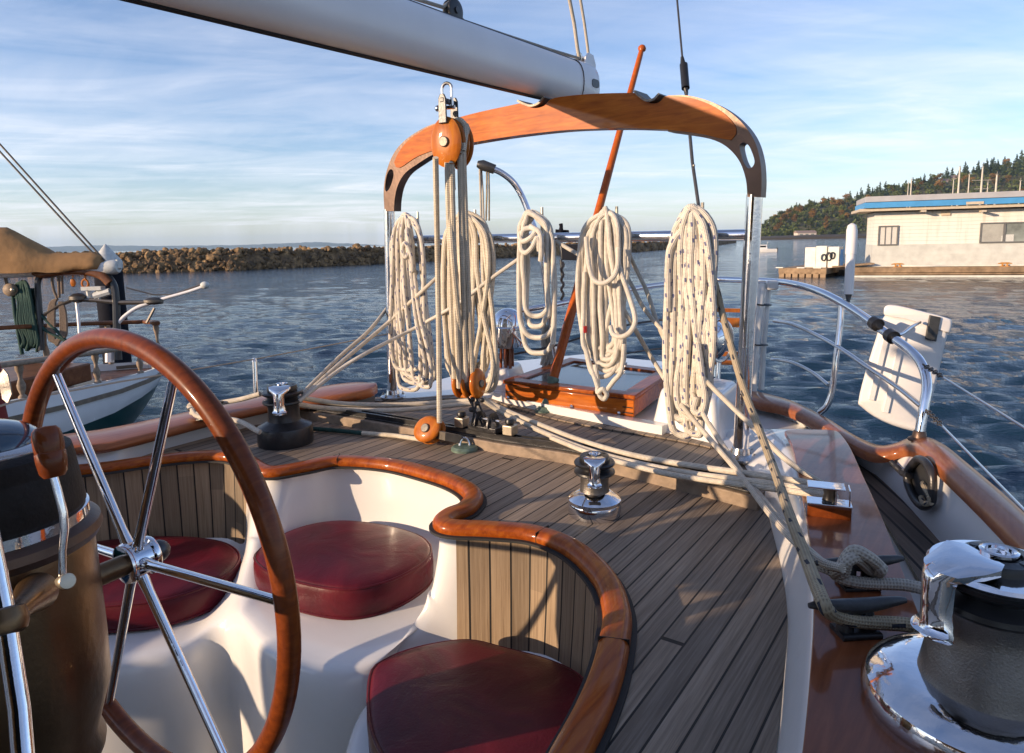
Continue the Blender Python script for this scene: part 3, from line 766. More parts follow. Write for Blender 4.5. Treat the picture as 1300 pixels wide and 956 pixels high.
# motor boats far off
def motorboat(px, py, L, lab, hullm, hd):
    b = wp(px, py); r = thing('motor_boat', b, lab, 'motorboat'); fx = Vector((math.cos(hd), math.sin(hd), 0)); fy = Vector((-fx.y, fx.x, 0))
    m_ = MB(); rows = []
    for i in range(9):
        t = i/8; hw = L*.17*(1-max(0, t-.45)**2*3.1); row = []
        for k, z_ in ((.0, -.1), (.7, -.1), (.95, L*.06), (1.0, L*.12+t*t*L*.07)): row.append(b+fx*(t-.5)*L+fy*hw*k+UP*z_)
        rows.append([p-2*fy*(p-b).dot(fy) for p in reversed(row)]+row)
    m_.grid(rows); m_.flat(rows[0]); m_.build('hull', hullm, r)
    m_ = MB(); m_.flat([q[0]-UP*.02 for q in rows]+[q[-1]-UP*.02 for q in reversed(rows)]); m_.build('deck', 'dull_white', r)
    m_ = MB(); c = b+fx*L*.05; m_.prism([c-fx*L*.2-fy*L*.11+UP*L*.12, c+fx*L*.2-fy*L*.11+UP*L*.12, c+fx*L*.1-fy*L*.11+UP*L*.29, c-fx*L*.17-fy*L*.11+UP*L*.29], fy*L*.22); m_.build('cabin', 'white_hull', r, bevel=.03)
    m_ = MB(); m_.box(c-fx*L*.03+UP*L*.22, (L*.22, L*.226, L*.07), fx, fy); m_.build('window', 'skin_dark_glass', r)
    m_ = MB(); c = b-fx*L*.52; m_.box(c+UP*L*.1, (L*.05, L*.07, L*.13), fx, fy); m_.box(c+UP*L*.02, (L*.03, L*.03, L*.1), fx, fy); m_.build('outboard_engine', 'black_plastic', r, bevel=.01)
    m_ = MB(); m_.tube([b-fx*L*.15+UP*L*.28, b-fx*L*.15+UP*L*.42], .02, 5)
    for q in range(6): p = b+fx*L*(.22+.04*q)+fy*L*.13*(1-q*.1); m_.tube([p+UP*L*.13, p+UP*L*.21], .015, 4)
    m_.build('railing', 'stainless', r)
motorboat(969, 320, 3.8, 'white motorboat with a cabin heading past the gallows post', 'white_hull', R(165))
motorboat(1098, 300.6, 7.0, 'small red hulled boat far off between the antenna and the white building', 'hull_red', R(10))
motorboat(1065, 302.5, 6, 'small white boat far off in front of the dark shore', 'white_hull', R(190))
# ================================================================== the yacht we stand on
def bt(u, v, z): return STB*u + AFT*v + UP*z          # boat coordinates
yacht = thing('sailing_yacht', G(650, 700, 0), 'classic sailing yacht with weathered teak deck, white coamings and varnished rails, seen from its cockpit', 'yacht')

# --- teak deck with the cockpit cut out
trim_px = [(-190, 655), (-90, 634), (-10, 618), (60, 607), (135, 599), (190, 591), (245, 585), (288, 584), (313, 590), (330, 601), (348, 605), (385, 599), (430, 591),
           (493, 595), (547, 608), (583, 621), (601, 636), (592, 652), (572, 661), (563, 671), (577, 677), (620, 679), (675, 684), (718, 699), (748, 721), (772, 751), (783, 787), (781, 819), (771, 865), (752, 915), (724, 970), (690, 1040)]
trim = gp(trim_px, .0, 7)
i1 = trim_px.index((330, 601))*7; i2 = trim_px.index((563, 671))*7
fwdL = bt(-2.1, -.75, 0); fwdR = bt(-.35, -.75, 0)
hole = [p.copy() for p in trim] + [fwdR, fwdL]
teak_in = [(916, 566), (945, 590), (966, 628), (982, 680), (995, 740), (1000, 790), (996, 850), (985, 960)]
inner_edge = gp(teak_in, 0, 6)
bul_R = [(940, 505), (985, 528), (1040, 552), (1080, 577), (1130, 619), (1185, 678), (1240, 745), (1300, 828), (1380, 950)]
bul_Rp = gp(bul_R, 0, 6)
bul_L = [(-400, 720), (-250, 680), (-100, 645), (20, 619), (129, 596), (206, 571), (300, 546), (380, 526), (440, 513), (475, 507)]
bul_Lp = gp(bul_L, 0, 6)
aft_edge = gp([(475, 507), (520, 508), (572, 504), (618, 503), (667, 517), (721, 531), (786, 543), (851, 553), (899, 562), (916, 566)], 0, 5)
fL = bt(-3.0, -3.2, 0); fR = bt(1.0, -3.2, 0)
deck_out = bul_Lp + aft_edge[1:] + inner_edge[1:] + [bt(-.25, -.8, 0), bt(-.2, -3.2, 0), fL]
m_ = MB(); m_.flat(deck_out, [hole]); m_.build('deck', 'deck_teak', yacht, recalc=False)
bpy.data.objects['deck'].data.flip_normals() if bpy.data.objects['deck'].data.polygons[0].normal.z < 0 else None
# margin boards
def strip(path, w0, w1, z, h=.004):
    m = MB(); m.sweep(path, [(w0, z), (w1, z), (w1, z-h), (w0, z-h)]); return m
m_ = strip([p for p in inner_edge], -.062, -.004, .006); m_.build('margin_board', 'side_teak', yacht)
m_ = strip(aft_edge, -.004, .05, .006); 
m_.build('margin_board', 'deck_teak', yacht)

# --- varnished cockpit trim
prof = rprof(.046, .030, .45, 4, -.004)
m_ = MB(); m_.sweep(trim, prof); tr = m_.build('cockpit_trim', 'varnish', yacht, ang=50)
m_ = MB(); m_.sweep(trim, [(-.031, .0), (.031, .0), (.031, .005), (-.031, .005)]); m_.build('black_seam', 'rubber', yacht)
for px in ((430, 591), (686, 687), (776, 833)):
    m_ = MB(); p = G(px[0], px[1], 0); k = min(range(len(trim)), key=lambda q: (trim[q]-p).length); t = (trim[k+1]-trim[k-1]).normalized(); s = t.cross(UP)
    m_.box(trim[k]+UP*.0125, (.0013, .0462, .0274), t, s); m_.build('scarf_joint', 'black_leather', tr)

# --- white cockpit shell
NC = 150
def remap(path, marks, counts):
    out = []
    for (a, b), n in zip(zip(marks[:-1], marks[1:]), counts): out += resample(path[a:b+1], n+1)[:-1]
    return out+[path[-1]]
cnt = [44, 52, 64]
top = remap(trim, [0, i1, i2, len(trim)-1], cnt)
def zs(i):
    zl, zc, zr_ = -.265, -.205, -.255
    def sm(x): x = max(0, min(1, x)); return x*x*(3-2*x)
    return zl+(zc-zl)*sm((i-38)/12)+(zr_-zc)*sm((i-90)/12)
lip_px = [(-260, 905), (-100, 872), (30, 850), (140, 838), (220, 822), (268, 790), (300, 785), (335, 815), (390, 840), (440, 846), (480, 838), (503, 822), (487, 858), (452, 905), (436, 960), (430, 1040), (440, 1200)]
lipz = [-.265]*5+[-.24, -.22]+[-.205]*4+[-.225]+[-.255]*5
lp = spline([G(a, b, z) for (a, b), z in zip(lip_px, lipz)], 7)
lip = remap(lp, [0, 6*7-4, 11*7, len(lp)-1], cnt)
ctr = Vector((-.45, .75, 0))
rows = []
n_ = len(top); nrmI = []
for i in range(n_):
    t = (top[min(i+1, n_-1)]-top[max(i-1, 0)]).normalized(); s = t.cross(UP)     # to the right of travel = into the cockpit
    nrmI.append(s)
for i in range(n_):          # smooth the inward direction round the cusps
    pass
def cusp(i): return math.exp(-((i-cnt[0])/(3.0 if i < cnt[0] else 5.0))**2)+math.exp(-((i-cnt[0]-cnt[1])/(4.5 if i < cnt[0]+cnt[1] else 2.5))**2)
for f in (0.02, -.04, -.10, -.15):
    rows.append([top[i]+nrmI[i]*(.008)+(lip[i]-top[i])*Vector((1, 1, 0))*(cusp(i)*.26*min(1, max(0, -f)/.15)**1.5) + UP*f for i in range(n_)])
def hmix(i, k, z): 
    a = top[i]+nrmI[i]*.008; b = lip[i]; p = a.lerp(b, k); p.z = z; return p
for k, dz in ((.02, .035), (.09, .008), (.3, .0), (.6, .0), (.88, .0), (.96, -.004)):
    rows.append([hmix(i, k+cusp(i)*(.30)*(1-k), zs(i)+dz+cusp(i)*.07*(1-k)) for i in range(n_)])
def inw(i, d, z): 
    v = (ctr-lip[i]); v.z = 0; v.normalize(); p = lip[i]+v*d; p.z = z; return p
for d, dz in ((.0, -.010), (.012, -.035), (.014, -.09), (.006, -.2), (-.01, -.4), (.0, -.56), (.03, -.60)):
    rows.append([inw(i, d, zs(i)+dz) for i in range(n_)])
m_ = MB(); m_.grid(rows, flip=False); m_.build('cockpit_shell', 'gelcoat', yacht, sub=1)
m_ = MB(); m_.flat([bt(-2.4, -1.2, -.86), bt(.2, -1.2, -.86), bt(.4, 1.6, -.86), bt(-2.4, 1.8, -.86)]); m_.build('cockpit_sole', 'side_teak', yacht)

# planked backrests, a hair proud of the shell
def lining(a, b, z0, z1):
    m_ = MB(); rows = []; uvs = []; 
    for z in (z0, (z0+z1)/2, z1):
        row = []; uv = []; L = 0
        for i in range(a, b+1):
            k = max(0, -z-.04)
            p = top[i]+nrmI[i]*(.011+(.016*k/.2)); p.z = z
            if i > a: L += (top[i]-top[i-1]).length
            row.append(p); uv.append((L+.02, z))
        rows.append(row); uvs.append(uv)
    back = [[p-nrmI[a+j]*.004 for j, p in enumerate(r)] for r in rows]
    m_.grid(rows, uvs); m_.grid([rows[0], back[0]]); m_.grid([rows[-1], back[-1]]); m_.grid([[r[0] for r in rows], [r[0] for r in back]]); m_.grid([[r[-1] for r in rows], [r[-1] for r in back]])
    return m_.build('planked_backrest', 'lining_teak', yacht, sub=0)
lining(2, 42, 0.0, -.255); lining(cnt[0]+cnt[1]+3, cnt[0]+cnt[1]+cnt[2]-1, 0.0, -.245)

# forward ends of the cockpit and the doghouse behind the camera (unseen; box, posts and struts added to shape the shade and light gaps)
m_ = MB(); m_.box(bt(-1.25, -.80, -.42), (1.9, .06, .86), STB, AFT); m_.build('cockpit_front_panel', 'gelcoat', yacht)
dh = MB(); vv = -1.6
dh.box(bt(-1.15, vv-1.0, .21), (2.9, 1.9, .42), STB, AFT); dh.build('shade_coachroof', 'gelcoat', yacht, bevel=.02)  # out of view; widened and raised to keep the sun off the benches
dh = MB(); dh.box(bt(-.80, vv-.5, .80), (2.1, 1.0, .50), STB, AFT)
for u, w in ((-1.84, .05), (-1.43, .045), (-.98, .05), (-.4, .05), (.2, .05)): dh.box(bt(u, vv-.05, .375), (w, .05, .36), STB, AFT)
dh.tube([bt(-1.80, vv-.04, .24), bt(-1.45, vv-.04, .54)], .014, 8); dh.tube([bt(-1.4, vv-.04, .52), bt(-1.02, vv-.04, .24)], .014, 8)
dh.build('shade_doghouse', 'tan_canvas', yacht, bevel=.01)
m_ = MB(); m_.box(bt(-.50, -.98, .915), (2.3, 1.35, .03), STB, AFT); m_.build('shade_slab', 'black_leather', yacht, bevel=.005)  # unseen slab added overhead to block sky light from cockpit and deck

# --- right coaming: sloped white band, varnished board, outer side
cin = resample(gp([(905, 545, 0), (935, 578, 0), (966, 628, 0), (982, 680, 0), (995, 740, 0), (1000, 790, 0), (996, 850, 0), (985, 960, 0), (960, 1080, 0)], 0, 8), 70)
ctl = resample(gp([(985, 545, .05), (1003, 572, .07), (1014, 620, .075), (1024, 680, .078), (1031, 740, .08), (1032, 800, .08), (1028, 870, .08), (1020, 960, .08), (1005, 1080, .08)], 0, 8), 70)
ctr_ = resample(gp([(1050, 545, .05), (1074, 572, .07), (1096, 620, .075), (1118, 670, .078), (1140, 730, .08), (1165, 800, .08), (1190, 870, .08), (1230, 960, .08), (1300, 1080, .08)], 0, 8), 70)
cou = resample(gp([(1030, 548, 0), (1078, 588, 0), (1110, 640, 0), (1140, 690, 0), (1172, 745, 0), (1215, 815, 0), (1255, 880, 0), (1310, 970, 0), (1400, 1090, 0)], 0, 8), 70)
m_ = MB()
def lerp(a, b, k): return [p.lerp(q, k) for p, q in zip(a, b)]
def lift(a, dz): return [p+UP*dz for p in a]
rows = [lift(cin, -.01), lift(cin, .002), lift(lerp(cin, ctl, .25), .006), lift(lerp(cin, ctl, .85), .004), lift(ctl, .0), lift(lerp(ctl, ctr_, .1), 0), lift(lerp(ctl, ctr_, .9), 0), ctr_, lift(lerp(ctr_, cou, .1), -.006), lift(lerp(ctr_, cou, .9), -.004), lift(cou, -.01)]
m_.grid(rows); m_.flat([r[0] for r in rows]); m_.build('coaming', 'gelcoat', yacht, sub=1)
# varnished board on top
out = [ctl[k]+UP*.013 for k in range(6, 70)]; outr = [ctr_[k]+UP*.013 for k in range(6, 70)]
def rc(a, b, c, n=5): return [a*(1-k/n)**2+b*2*(k/n)*(1-k/n)+c*(k/n)**2 for k in range(n+1)]
A0, B0 = out[0], outr[0]; tA = (out[3]-out[0]).normalized()*.035; tB = (outr[3]-outr[0]).normalized()*.035; dAB = (B0-A0).normalized()*.035
poly = rc(A0+tA, A0, A0+dAB)+rc(B0-dAB, B0, B0+tB)+[p for p in outr if (p-B0).length > .05]+list(reversed([p for p in out if (p-A0).length > .05]))
m_ = MB(); m_.prism(poly, UP*.011); m_.build('coaming_board', 'board_wood', yacht, bevel=.006)
cboard = lambda x, y: G(x, y, .106)

# --- right side deck, bulwark and cap rail
m_ = MB(); a = resample(cou, 60); b_ = resample(bul_Rp+[bt(.55, -.6, 0)], 60)
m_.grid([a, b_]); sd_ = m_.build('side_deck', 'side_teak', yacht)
if sd_.data.polygons[0].normal.z < 0: sd_.data.flip_normals()
cap_in = [(925, 497, .045), (960, 512, .05), (1000, 521, .055), (1040, 541, .062), (1075, 562, .068), (1103, 575, .074), (1125, 577, .082), (1145, 570, .10), (1160, 569, .125), (1178, 580, .14), (1205, 605, .145), (1250, 648, .15), (1300, 700, .155), (1390, 800, .16), (1500, 950, .165)]
cap_out = [(925, 487, .045), (960, 496, .05), (1003, 508, .055), (1047, 529, .062), (1082, 551, .068), (1112, 565, .074), (1132, 565, .082), (1150, 558, .10), (1172, 554, .125), (1198, 563, .14), (1230, 588, .145), (1280, 630, .15), (1335, 682, .155), (1430, 770, .16), (1560, 900, .165)]
ci = resample(gp(cap_in, 0, 8), 120); co2 = resample(gp(cap_out, 0, 8), 120)
midc = lerp(ci, co2, .5)
def capm(ci, co2, th=.022):
    m = MB(); rows = []
    for dx, dz in ((0.04, -th), (-.0, -th*.5), (.02, -.001), (.12, .004), (.5, .007), (.88, .004), (.98, -.001), (1.0, -th*.5), (.96, -th), (.04, -th)):
        rows.append([p.lerp(q, dx)+UP*dz for p, q in zip(ci, co2)])
    m.grid(rows); m.flat([r[0] for r in rows[:-1]]); m.flat([r[-1] for r in rows[:-1]]); return m
capm(ci, co2).build('cap_rail', 'rail_wood', yacht, ang=60)
bb_ = resample(bul_Rp, 120); inner_top = lift(lerp(ci, co2, .22), -.015)
m_ = MB(); m_.grid([lift(bb_, -.005), lift(bb_, .002), lift(lerp(bb_, inner_top, .08), .0), lerp(bb_, inner_top, .5), inner_top]); m_.build('bulwark', 'gelcoat', yacht)
outer_top = lift(lerp(ci, co2, .8), -.015)
def hullside(topp, sgn):
    rows = [topp]
    for k, z in ((.05, -.25), (.09, -.6), (.06, -1.1), (-.15, -1.75), (-.6, -2.3)):
        rows.append([Vector((p.x, p.y, 0))+STB*sgn*k+UP*z for p in topp])
    return rows
m_ = MB(); m_.grid(hullside(outer_top, 1)); m_.build('hull', 'white_hull', yacht)
# white after deck between the teak and the rails
m_ = MB(); pa = aft_edge[4:]+gp([(945, 590), (1003, 572), (1050, 566), (1040, 553), (985, 529), (940, 505), (925, 494)], 0, 3)[0:]+[G(850, 462, .0), G(740, 452, 0), G(640, 462, 0), G(560, 484, 0), G(505, 497, 0)]
pa = [p+UP*.009 for p in pa]
m_.prism(pa, UP*-.03); ad = m_.build('after_deck', 'gelcoat', yacht, bevel=.006)
# stern counter under the after deck
m_ = MB(); tpp = resample([G(1000, 520, 0), G(925, 492, 0), G(850, 462, 0), G(740, 452, 0), G(640, 462, 0), G(560, 484, 0), G(505, 497, 0), G(440, 505, 0)], 40)
rows = [lift(tpp, -.012)]
for k, z in ((.02, -.2), (-.2, -.6), (-.6, -1.1), (-1.1, -1.8)): rows.append([Vector((p.x, p.y, 0))+AFT*k+UP*z for p in tpp])
m_.grid(rows); m_.build('transom', 'white_hull', yacht)
# low white kerb in front of the hatch, and the two raised boxes
m_ = MB(); fk = gp([(628, 499), (645, 508), (700, 521), (760, 533), (800, 541), (850, 550)], .0, 6)
m_.sweep(fk, [(-.02, -.005), (-.012, .022), (.004, .032), (.05, .034), (.05, -.005)]); m_.build('hatch_kerb', 'gelcoat', yacht, ang=60)
def raised(bx, h, draft, name):
    """bx: FL, FR, BR, BL on the deck"""
    p = [G(*q, 0) for q in bx]; c = sum(p, Vector())/4; m = MB(); rows = []
    for z, k in ((-.01, 1.1), (.006, 1.06), (.02, 1.0), (h*.6, 1-draft*.6), (h-.012, 1-draft), (h-.002, 1-draft-.05), (h, 1-draft-.14), (h+.002, .3)):
        r_ = []
        for i in range(4):
            a, b = p[i], p[(i+1) % 4]
            for t in (.06, .12, .3, .5, .7, .88, .94): q = a.lerp(b, t); r_.append(c+(q-c)*k+UP*z)
        r_.append(r_[0]); rows.append(r_)
    m.grid(rows); m.flat(rows[-1][:-1]); return m.build(name, 'gelcoat', yacht, sub=1)
raised([(826, 545), (912, 566), (945, 530), (868, 515)], .13, .14, 'raised_box')
raised([(583, 505), (648, 508), (672, 492), (612, 489)], .115, .2, 'raised_box')

# --- left bulwark and cap rail
capL_i = [(-400, 668, .09), (-250, 633, .085), (-100, 601, .08), (0, 581, .075), (80, 566, .072), (135, 556+12, .06), (206, 551, .06), (264, 536, .06), (330, 521, .06), (362, 514, .06)]
capL_o = [(-400, 640, .09), (-250, 608, .085), (-100, 580, .08), (0, 561, .078), (80, 549, .076), (135, 541, .07), (206, 527, .07), (264, 514.5, .07), (330, 500, .07), (362, 493, .07)]
capL_i = [(x, y+(-2 if x > 100 else 4), .066) for x, y, z in capL_i]; capL_o = [(x, y+2, .066) for x, y, z in capL_o]
li = resample(gp(capL_i, 0, 6), 60); lo_ = resample(gp(capL_o, 0, 6), 60)
capm(li, lo_).build('cap_rail', 'rail_wood', yacht, ang=60)
li2 = resample(gp([(362, 514, .066), (400, 508, .075), (440, 502, .08), (468, 496, .08), (479, 490, .08)], 0, 6), 30); lo2 = resample(gp([(362, 497, .066), (390, 494, .075), (420, 488, .08), (452, 485, .08), (476, 487, .08)], 0, 6), 30)
capm(li2, lo2, .028).build('rail_end', 'rail_wood', yacht, ang=60)
bl = resample(bul_Lp[:len(bul_Lp)], 90); itl = resample(lift(lerp(li, lo_, .2), -.014)+lift(lerp(li2, lo2, .2), -.014)[1:], 90)
m_ = MB(); m_.grid([lift(bl, -.006), lift(lerp(bl, itl, .1), .0), itl]); m_.build('bulwark', 'gelcoat', yacht)
otl = resample(lift(lerp(li, lo_, .8), -.014)+lift(lerp(li2, lo2, .8), -.014)[1:], 90)
m_ = MB(); m_.grid(hullside(otl, -1)); m_.build('hull', 'white_hull', yacht)

# ================================================================== fittings
# --- gallows
LFt, RFt = G(498, 507, 0), G(940, 586, 0)
gh = (RFt-LFt).normalized(); gn = Vector((gh.y, -gh.x, 0))          # gn points to the camera
def GA(x, y, off=0.0): return PLN(x, y, LFt+gn*off, gn)
gal = thing('boom_gallows', (LFt+RFt)/2, 'varnished wooden boom gallows on polished posts with bronze corner brackets, arching over the after deck', 'boom gallows')
def outl(pts, n=5): return spline([GA(*q, .020) for q in pts], n)
cR_o = [(848, 121), (872, 121), (900, 128), (925, 141), (945, 159), (958, 179), (965, 203), (967, 228), (966, 250)]
cR_i = [(949, 250), (947, 228), (940, 207), (929, 192), (914, 181), (893, 174), (870, 170), (848, 167)]
holeR = [(939, 186), (943, 181), (950, 184), (955, 194), (958, 205), (955, 212), (949, 213), (943, 203)]
m_ = MB(); 
def plate(outer, hole, mtn, name, th, off=.0, par=None, bev=.006):
    m = MB(); o_ = [p+gn*off for p in outer]; h_ = [p+gn*off for p in hole] if hole else None
    loops = [o_]+([h_] if h_ else []); vs_ = [p for l in loops for p in l]; n = len(vs_); t = tessellate_polygon(loops)
    fs = [tuple(x) for x in t]+[tuple(n+i for i in reversed(x)) for x in t]; s = 0
    for l in loops:
        k = len(l); fs += [(s+i, s+(i+1) % k, n+s+(i+1) % k, n+s+i) for i in range(k)]; s += k
    m.add(vs_+[p-gn*th for p in vs_], fs); return m.build(name, mtn, par or gal, bevel=bev)
brR = plate(outl(cR_o)+outl(cR_i), spline([GA(*q, .020) for q in holeR], 4, True), 'dark_bronze', 'corner_bracket', .040, bev=.011)
cL_o = [(488, 268), (487, 243), (490, 220), (499, 196), (513, 179), (533, 165), (551, 157), (580, 149)]
cL_i = [(580, 185), (550, 196), (530, 208), (514, 220), (505, 235), (501, 252), (500, 268)]
holeL = [(489, 234), (491, 222), (495, 215), (499, 217), (499, 226), (495, 238), (491, 243), (489, 241)]
brL = plate(outl(cL_o)+outl(cL_i), spline([GA(*q, .020) for q in holeL], 4, True), 'dark_bronze', 'corner_bracket', .036, bev=.009)
b_top = [(501, 206), (507, 193), (519, 178), (535, 167), (552, 158.5), (600, 144.5), (650, 133.5), (664, 131), (672, 134), (682, 137), (692, 134), (700, 126), (720, 122), (757, 119), (800, 118), (812, 119), (818, 125), (827, 131), (837, 130), (845, 122.5), (858, 122), (880, 125), (902, 133), (922, 146), (934, 160), (935, 170)]
b_bot = [(929, 178), (912, 175), (890, 170), (850, 165), (800, 163), (757, 163.5), (710, 166), (650, 173), (600, 181), (555, 190), (530, 199), (510, 212), (503, 212)]
def beam_pts(off): return [p+gn*off for p in spline([GA(*q, .020) for q in b_top], 4)+spline([GA(*q, .020) for q in b_bot], 4)]
m_ = MB(); m_.prism(beam_pts(.003), -gn*.046); m_.build('crossbeam', 'varnish_cross', gal, bevel=.005)
for pts, lab in (([(665, 131), (672, 134.5), (682, 137.5), (692, 134.5), (700, 126)], 'notch'), ([(812, 119), (818, 125), (827, 131), (837, 130), (845, 122.5)], 'notch')):
    m_ = MB(); pp = spline([GA(*q, .0) for q in pts], 6); m_.sweep(pp, [(-.037, .0), (.037, .0), (.037, .006), (-.037, .006)], up=UP); m_.build('notch_liner', 'pewter', gal)
for (a, b) in (((494, 267), (499, 507)), ((958, 249), (940, 585))):
    p0, p1 = GA(*a), GA(*b); m_ = MB(); m_.tube([p1-UP*.0, p0+UP*.004], .0205, 24); po = m_.build('post', 'chrome', gal)
    m_ = MB(); m_.lathe([(.048, 0), (.048, .006), (.040, .011), (.027, .014), (.023, .03), (.021, .031)], p1+UP*.008, UP, 32); 
    fl = m_.build('post_base', 'stainless', gal)
    m_ = MB()
    for k in range(5):
        c = p1+Vector((math.cos(k*1.257+.4), math.sin(k*1.257+.4), 0))*.04+UP*.016; m_.lathe([(.0065, 0), (.0065, .004), (.004, .006), (.0, .0065)], c, UP, 6); m_.lathe([(.0025, .006), (.0025, .012), (0, .0125)], c, UP, 8)
    m_.build('bolt', 'brass', fl)
b0, b1 = GA(499, 304.5), GA(954, 298); m_ = MB(); m_.tube([b0, b1], .0145, 20); m_.build('crossbar', 'chrome', gal)
pins = [(530, 269), (603, 266), (688, 263), (783, 262), (892, 257)]
pinw = []
for (x, y) in pins:
    top_ = GA(x, y); u = (top_-b0).dot(gh); k = u/(b1-b0).dot(gh); foot = b0.lerp(b1, k); pinw.append((foot, top_))
    m_ = MB(); m_.tube([foot-UP*.05, foot+UP*.0, top_], [.0055, .0065, .0045], 10); m_.build('belaying_pin', 'brass', gal)

# --- boom
bo = GA(682, 100); 
def BP(x, y, off=0): return PLN(x, y, bo+STB*off, STB)
a1, a2 = BP(470, 29.5), BP(700, 98)
bd_ = (a2-a1).normalized(); aend = BP(746, 112); 
s_end = (aend-a1).dot(bd_); P_ = lambda s: a1+bd_*s
bu = (UP-bd_*bd_.z).normalized()
root = thing('boom', P_(s_end), 'thick white sail boom reaching in from the upper left and resting on the gallows', 'boom')
def bsec(c, ry, rx, n=36):
    out = []
    for k in range(n):
        a = 2*math.pi*k/n; q = 1.0
        out.append(c+STB*rx*math.copysign(abs(math.cos(a))**.85, math.cos(a))+bu*ry*math.copysign(abs(math.sin(a))**.9, math.sin(a)))
    return out+[out[0]]
m_ = MB(); m_.grid([bsec(P_(s), ry, ry*.72) for s, ry in ((-3.4, .077), (-1.2, .076), (-.2, .074), (.3, .0725), (s_end-.14, .071), (s_end-.12, .071))]); 
spar = m_.build('spar', 'spar_paint', root, ang=60)
m_ = MB(); secs = [bsec(P_(s)+bu*dz, ry, rx) for s, ry, rx, dz in ((s_end-.12, .0745, .0545, 0), (s_end-.06, .0745, .0545, 0), (s_end-.01, .074, .0525, 0), (s_end+.0, .068, .046, 0), (s_end+.008, .05, .034, 0))]
m_.grid(secs); m_.flat(secs[-1][:-1]); ecap = m_.build('end_cap', 'spar_paint', root, ang=60)
m_ = MB(); c = P_(s_end-.045)+STB*0; m_.sweep([c+STB*.040-bu*.012, c+STB*.0560-bu*.012], [(x, y) for x, y in rprof(.050, .026, .45, 4)], up=bu); m_.build('sheave_slot', 'black_plastic', ecap)
for sgn in (1, -1):
    m_ = MB(); pp = [P_(s)+bu*(ry-.002)+STB*.012*sgn for s, ry in ((-3.4, .077), (-1.2, .076), (-.2, .074), (.3, .0725), (s_end-.1, .071))]
    m_.tube(pp, .005, 6); m_.build('sail_track', 'black_plastic', root)
m_ = MB(); m_.sweep([P_(s)-bu*(ry-.001) for s, ry in ((-3.4, .077), (-.2, .074), (.3, .0725), (s_end-.3, .072))], [(-.008, -.004), (.008, -.004), (.008, .004), (-.008, .004)]); m_.build('underside_track', 'black_leather', root)
# outhaul sheave and fitting on top
e0 = BP(741, 88)
m_ = MB(); 
for s in (-1, 1): m_.prism([e0+STB*.014*s+bd_*x+UP*z for x, z in ((-.028, -.03), (.05, -.03), (.052, .02), (.035, .048), (.0, .052), (-.02, .035))], STB*.006*s)
m_.box(e0+bd_*.042, (.02, .03, .06), bd_, STB); m_.build('topping_lift_bracket', 'spar_paint', root, bevel=.002)
m_ = MB(); wc = BP(575, 14)
m_.lathe([(.0, -.013), (.020, -.013), (.028, -.011), (.029, -.006), (.021, 0), (.029, .006), (.028, .011), (.020, .013), (0, .013)], wc, STB, 32); sw = m_.build('cheek_sheave', 'black_plastic', root)
m_ = MB(); m_.lathe([(0, .0), (.008, .0), (.008, .004), (0, .004)], wc+STB*.013, STB, 16); m_.build('axle_cap', 'grey_metal', sw)
# lines on the boom
def rope(name, paths, r, mt_, label, cat='rope', group=None, seg=9):
    m = MB()
    for p in paths: m.tube(p, r, seg)
    o = m.build(name, mt_, None, weld=True, ang=80); rebase(o); return tag(o, label, cat, group)
def sag(a, b, s=.01, n=14):
    a, b = Vector(a), Vector(b); return [a.lerp(b, k/n)-UP*s*4*(k/n)*(1-k/n) for k in range(n+1)]
w0 = wc+bu*.0
rope('outhaul_line', [[BP(745, 77), BP(700, 63.5), BP(640, 44), BP(588, 26.5), w0+bd_*.027-UP*.004, w0+bu*.027, BP(562, 9), BP(520, -4), BP(440, -30)]], .0048, 'rope_grey', 'grey line running along the top of the boom past a black sheave')
rope('topping_lift', [[BP(735.5, 74), BP(733, 60), BP(729, 30), BP(722, -6), BP(705, -80)]], .0062, 'rope_cream', 'white rope rising from the boom end, left of the pair')
rope('topping_lift', [[BP(748, 78), BP(746, 60), BP(742, 30), BP(736, -6), BP(725, -80)]], .0050, 'rope_cream', 'white rope rising from the boom end, right of the pair')
m_ = MB(); s0 = BP(735, 72); m_.tube([s0+Vector((math.cos(a)*.009, 0, math.sin(a)*.013)) for a in np.linspace(0, 6.28, 14)[:-1]], .003, 6, closed=True)
tag(rebase(m_.build('rope_shackle', 'stainless')), 'small shackle joining the left white rope to the boom end', 'shackle')

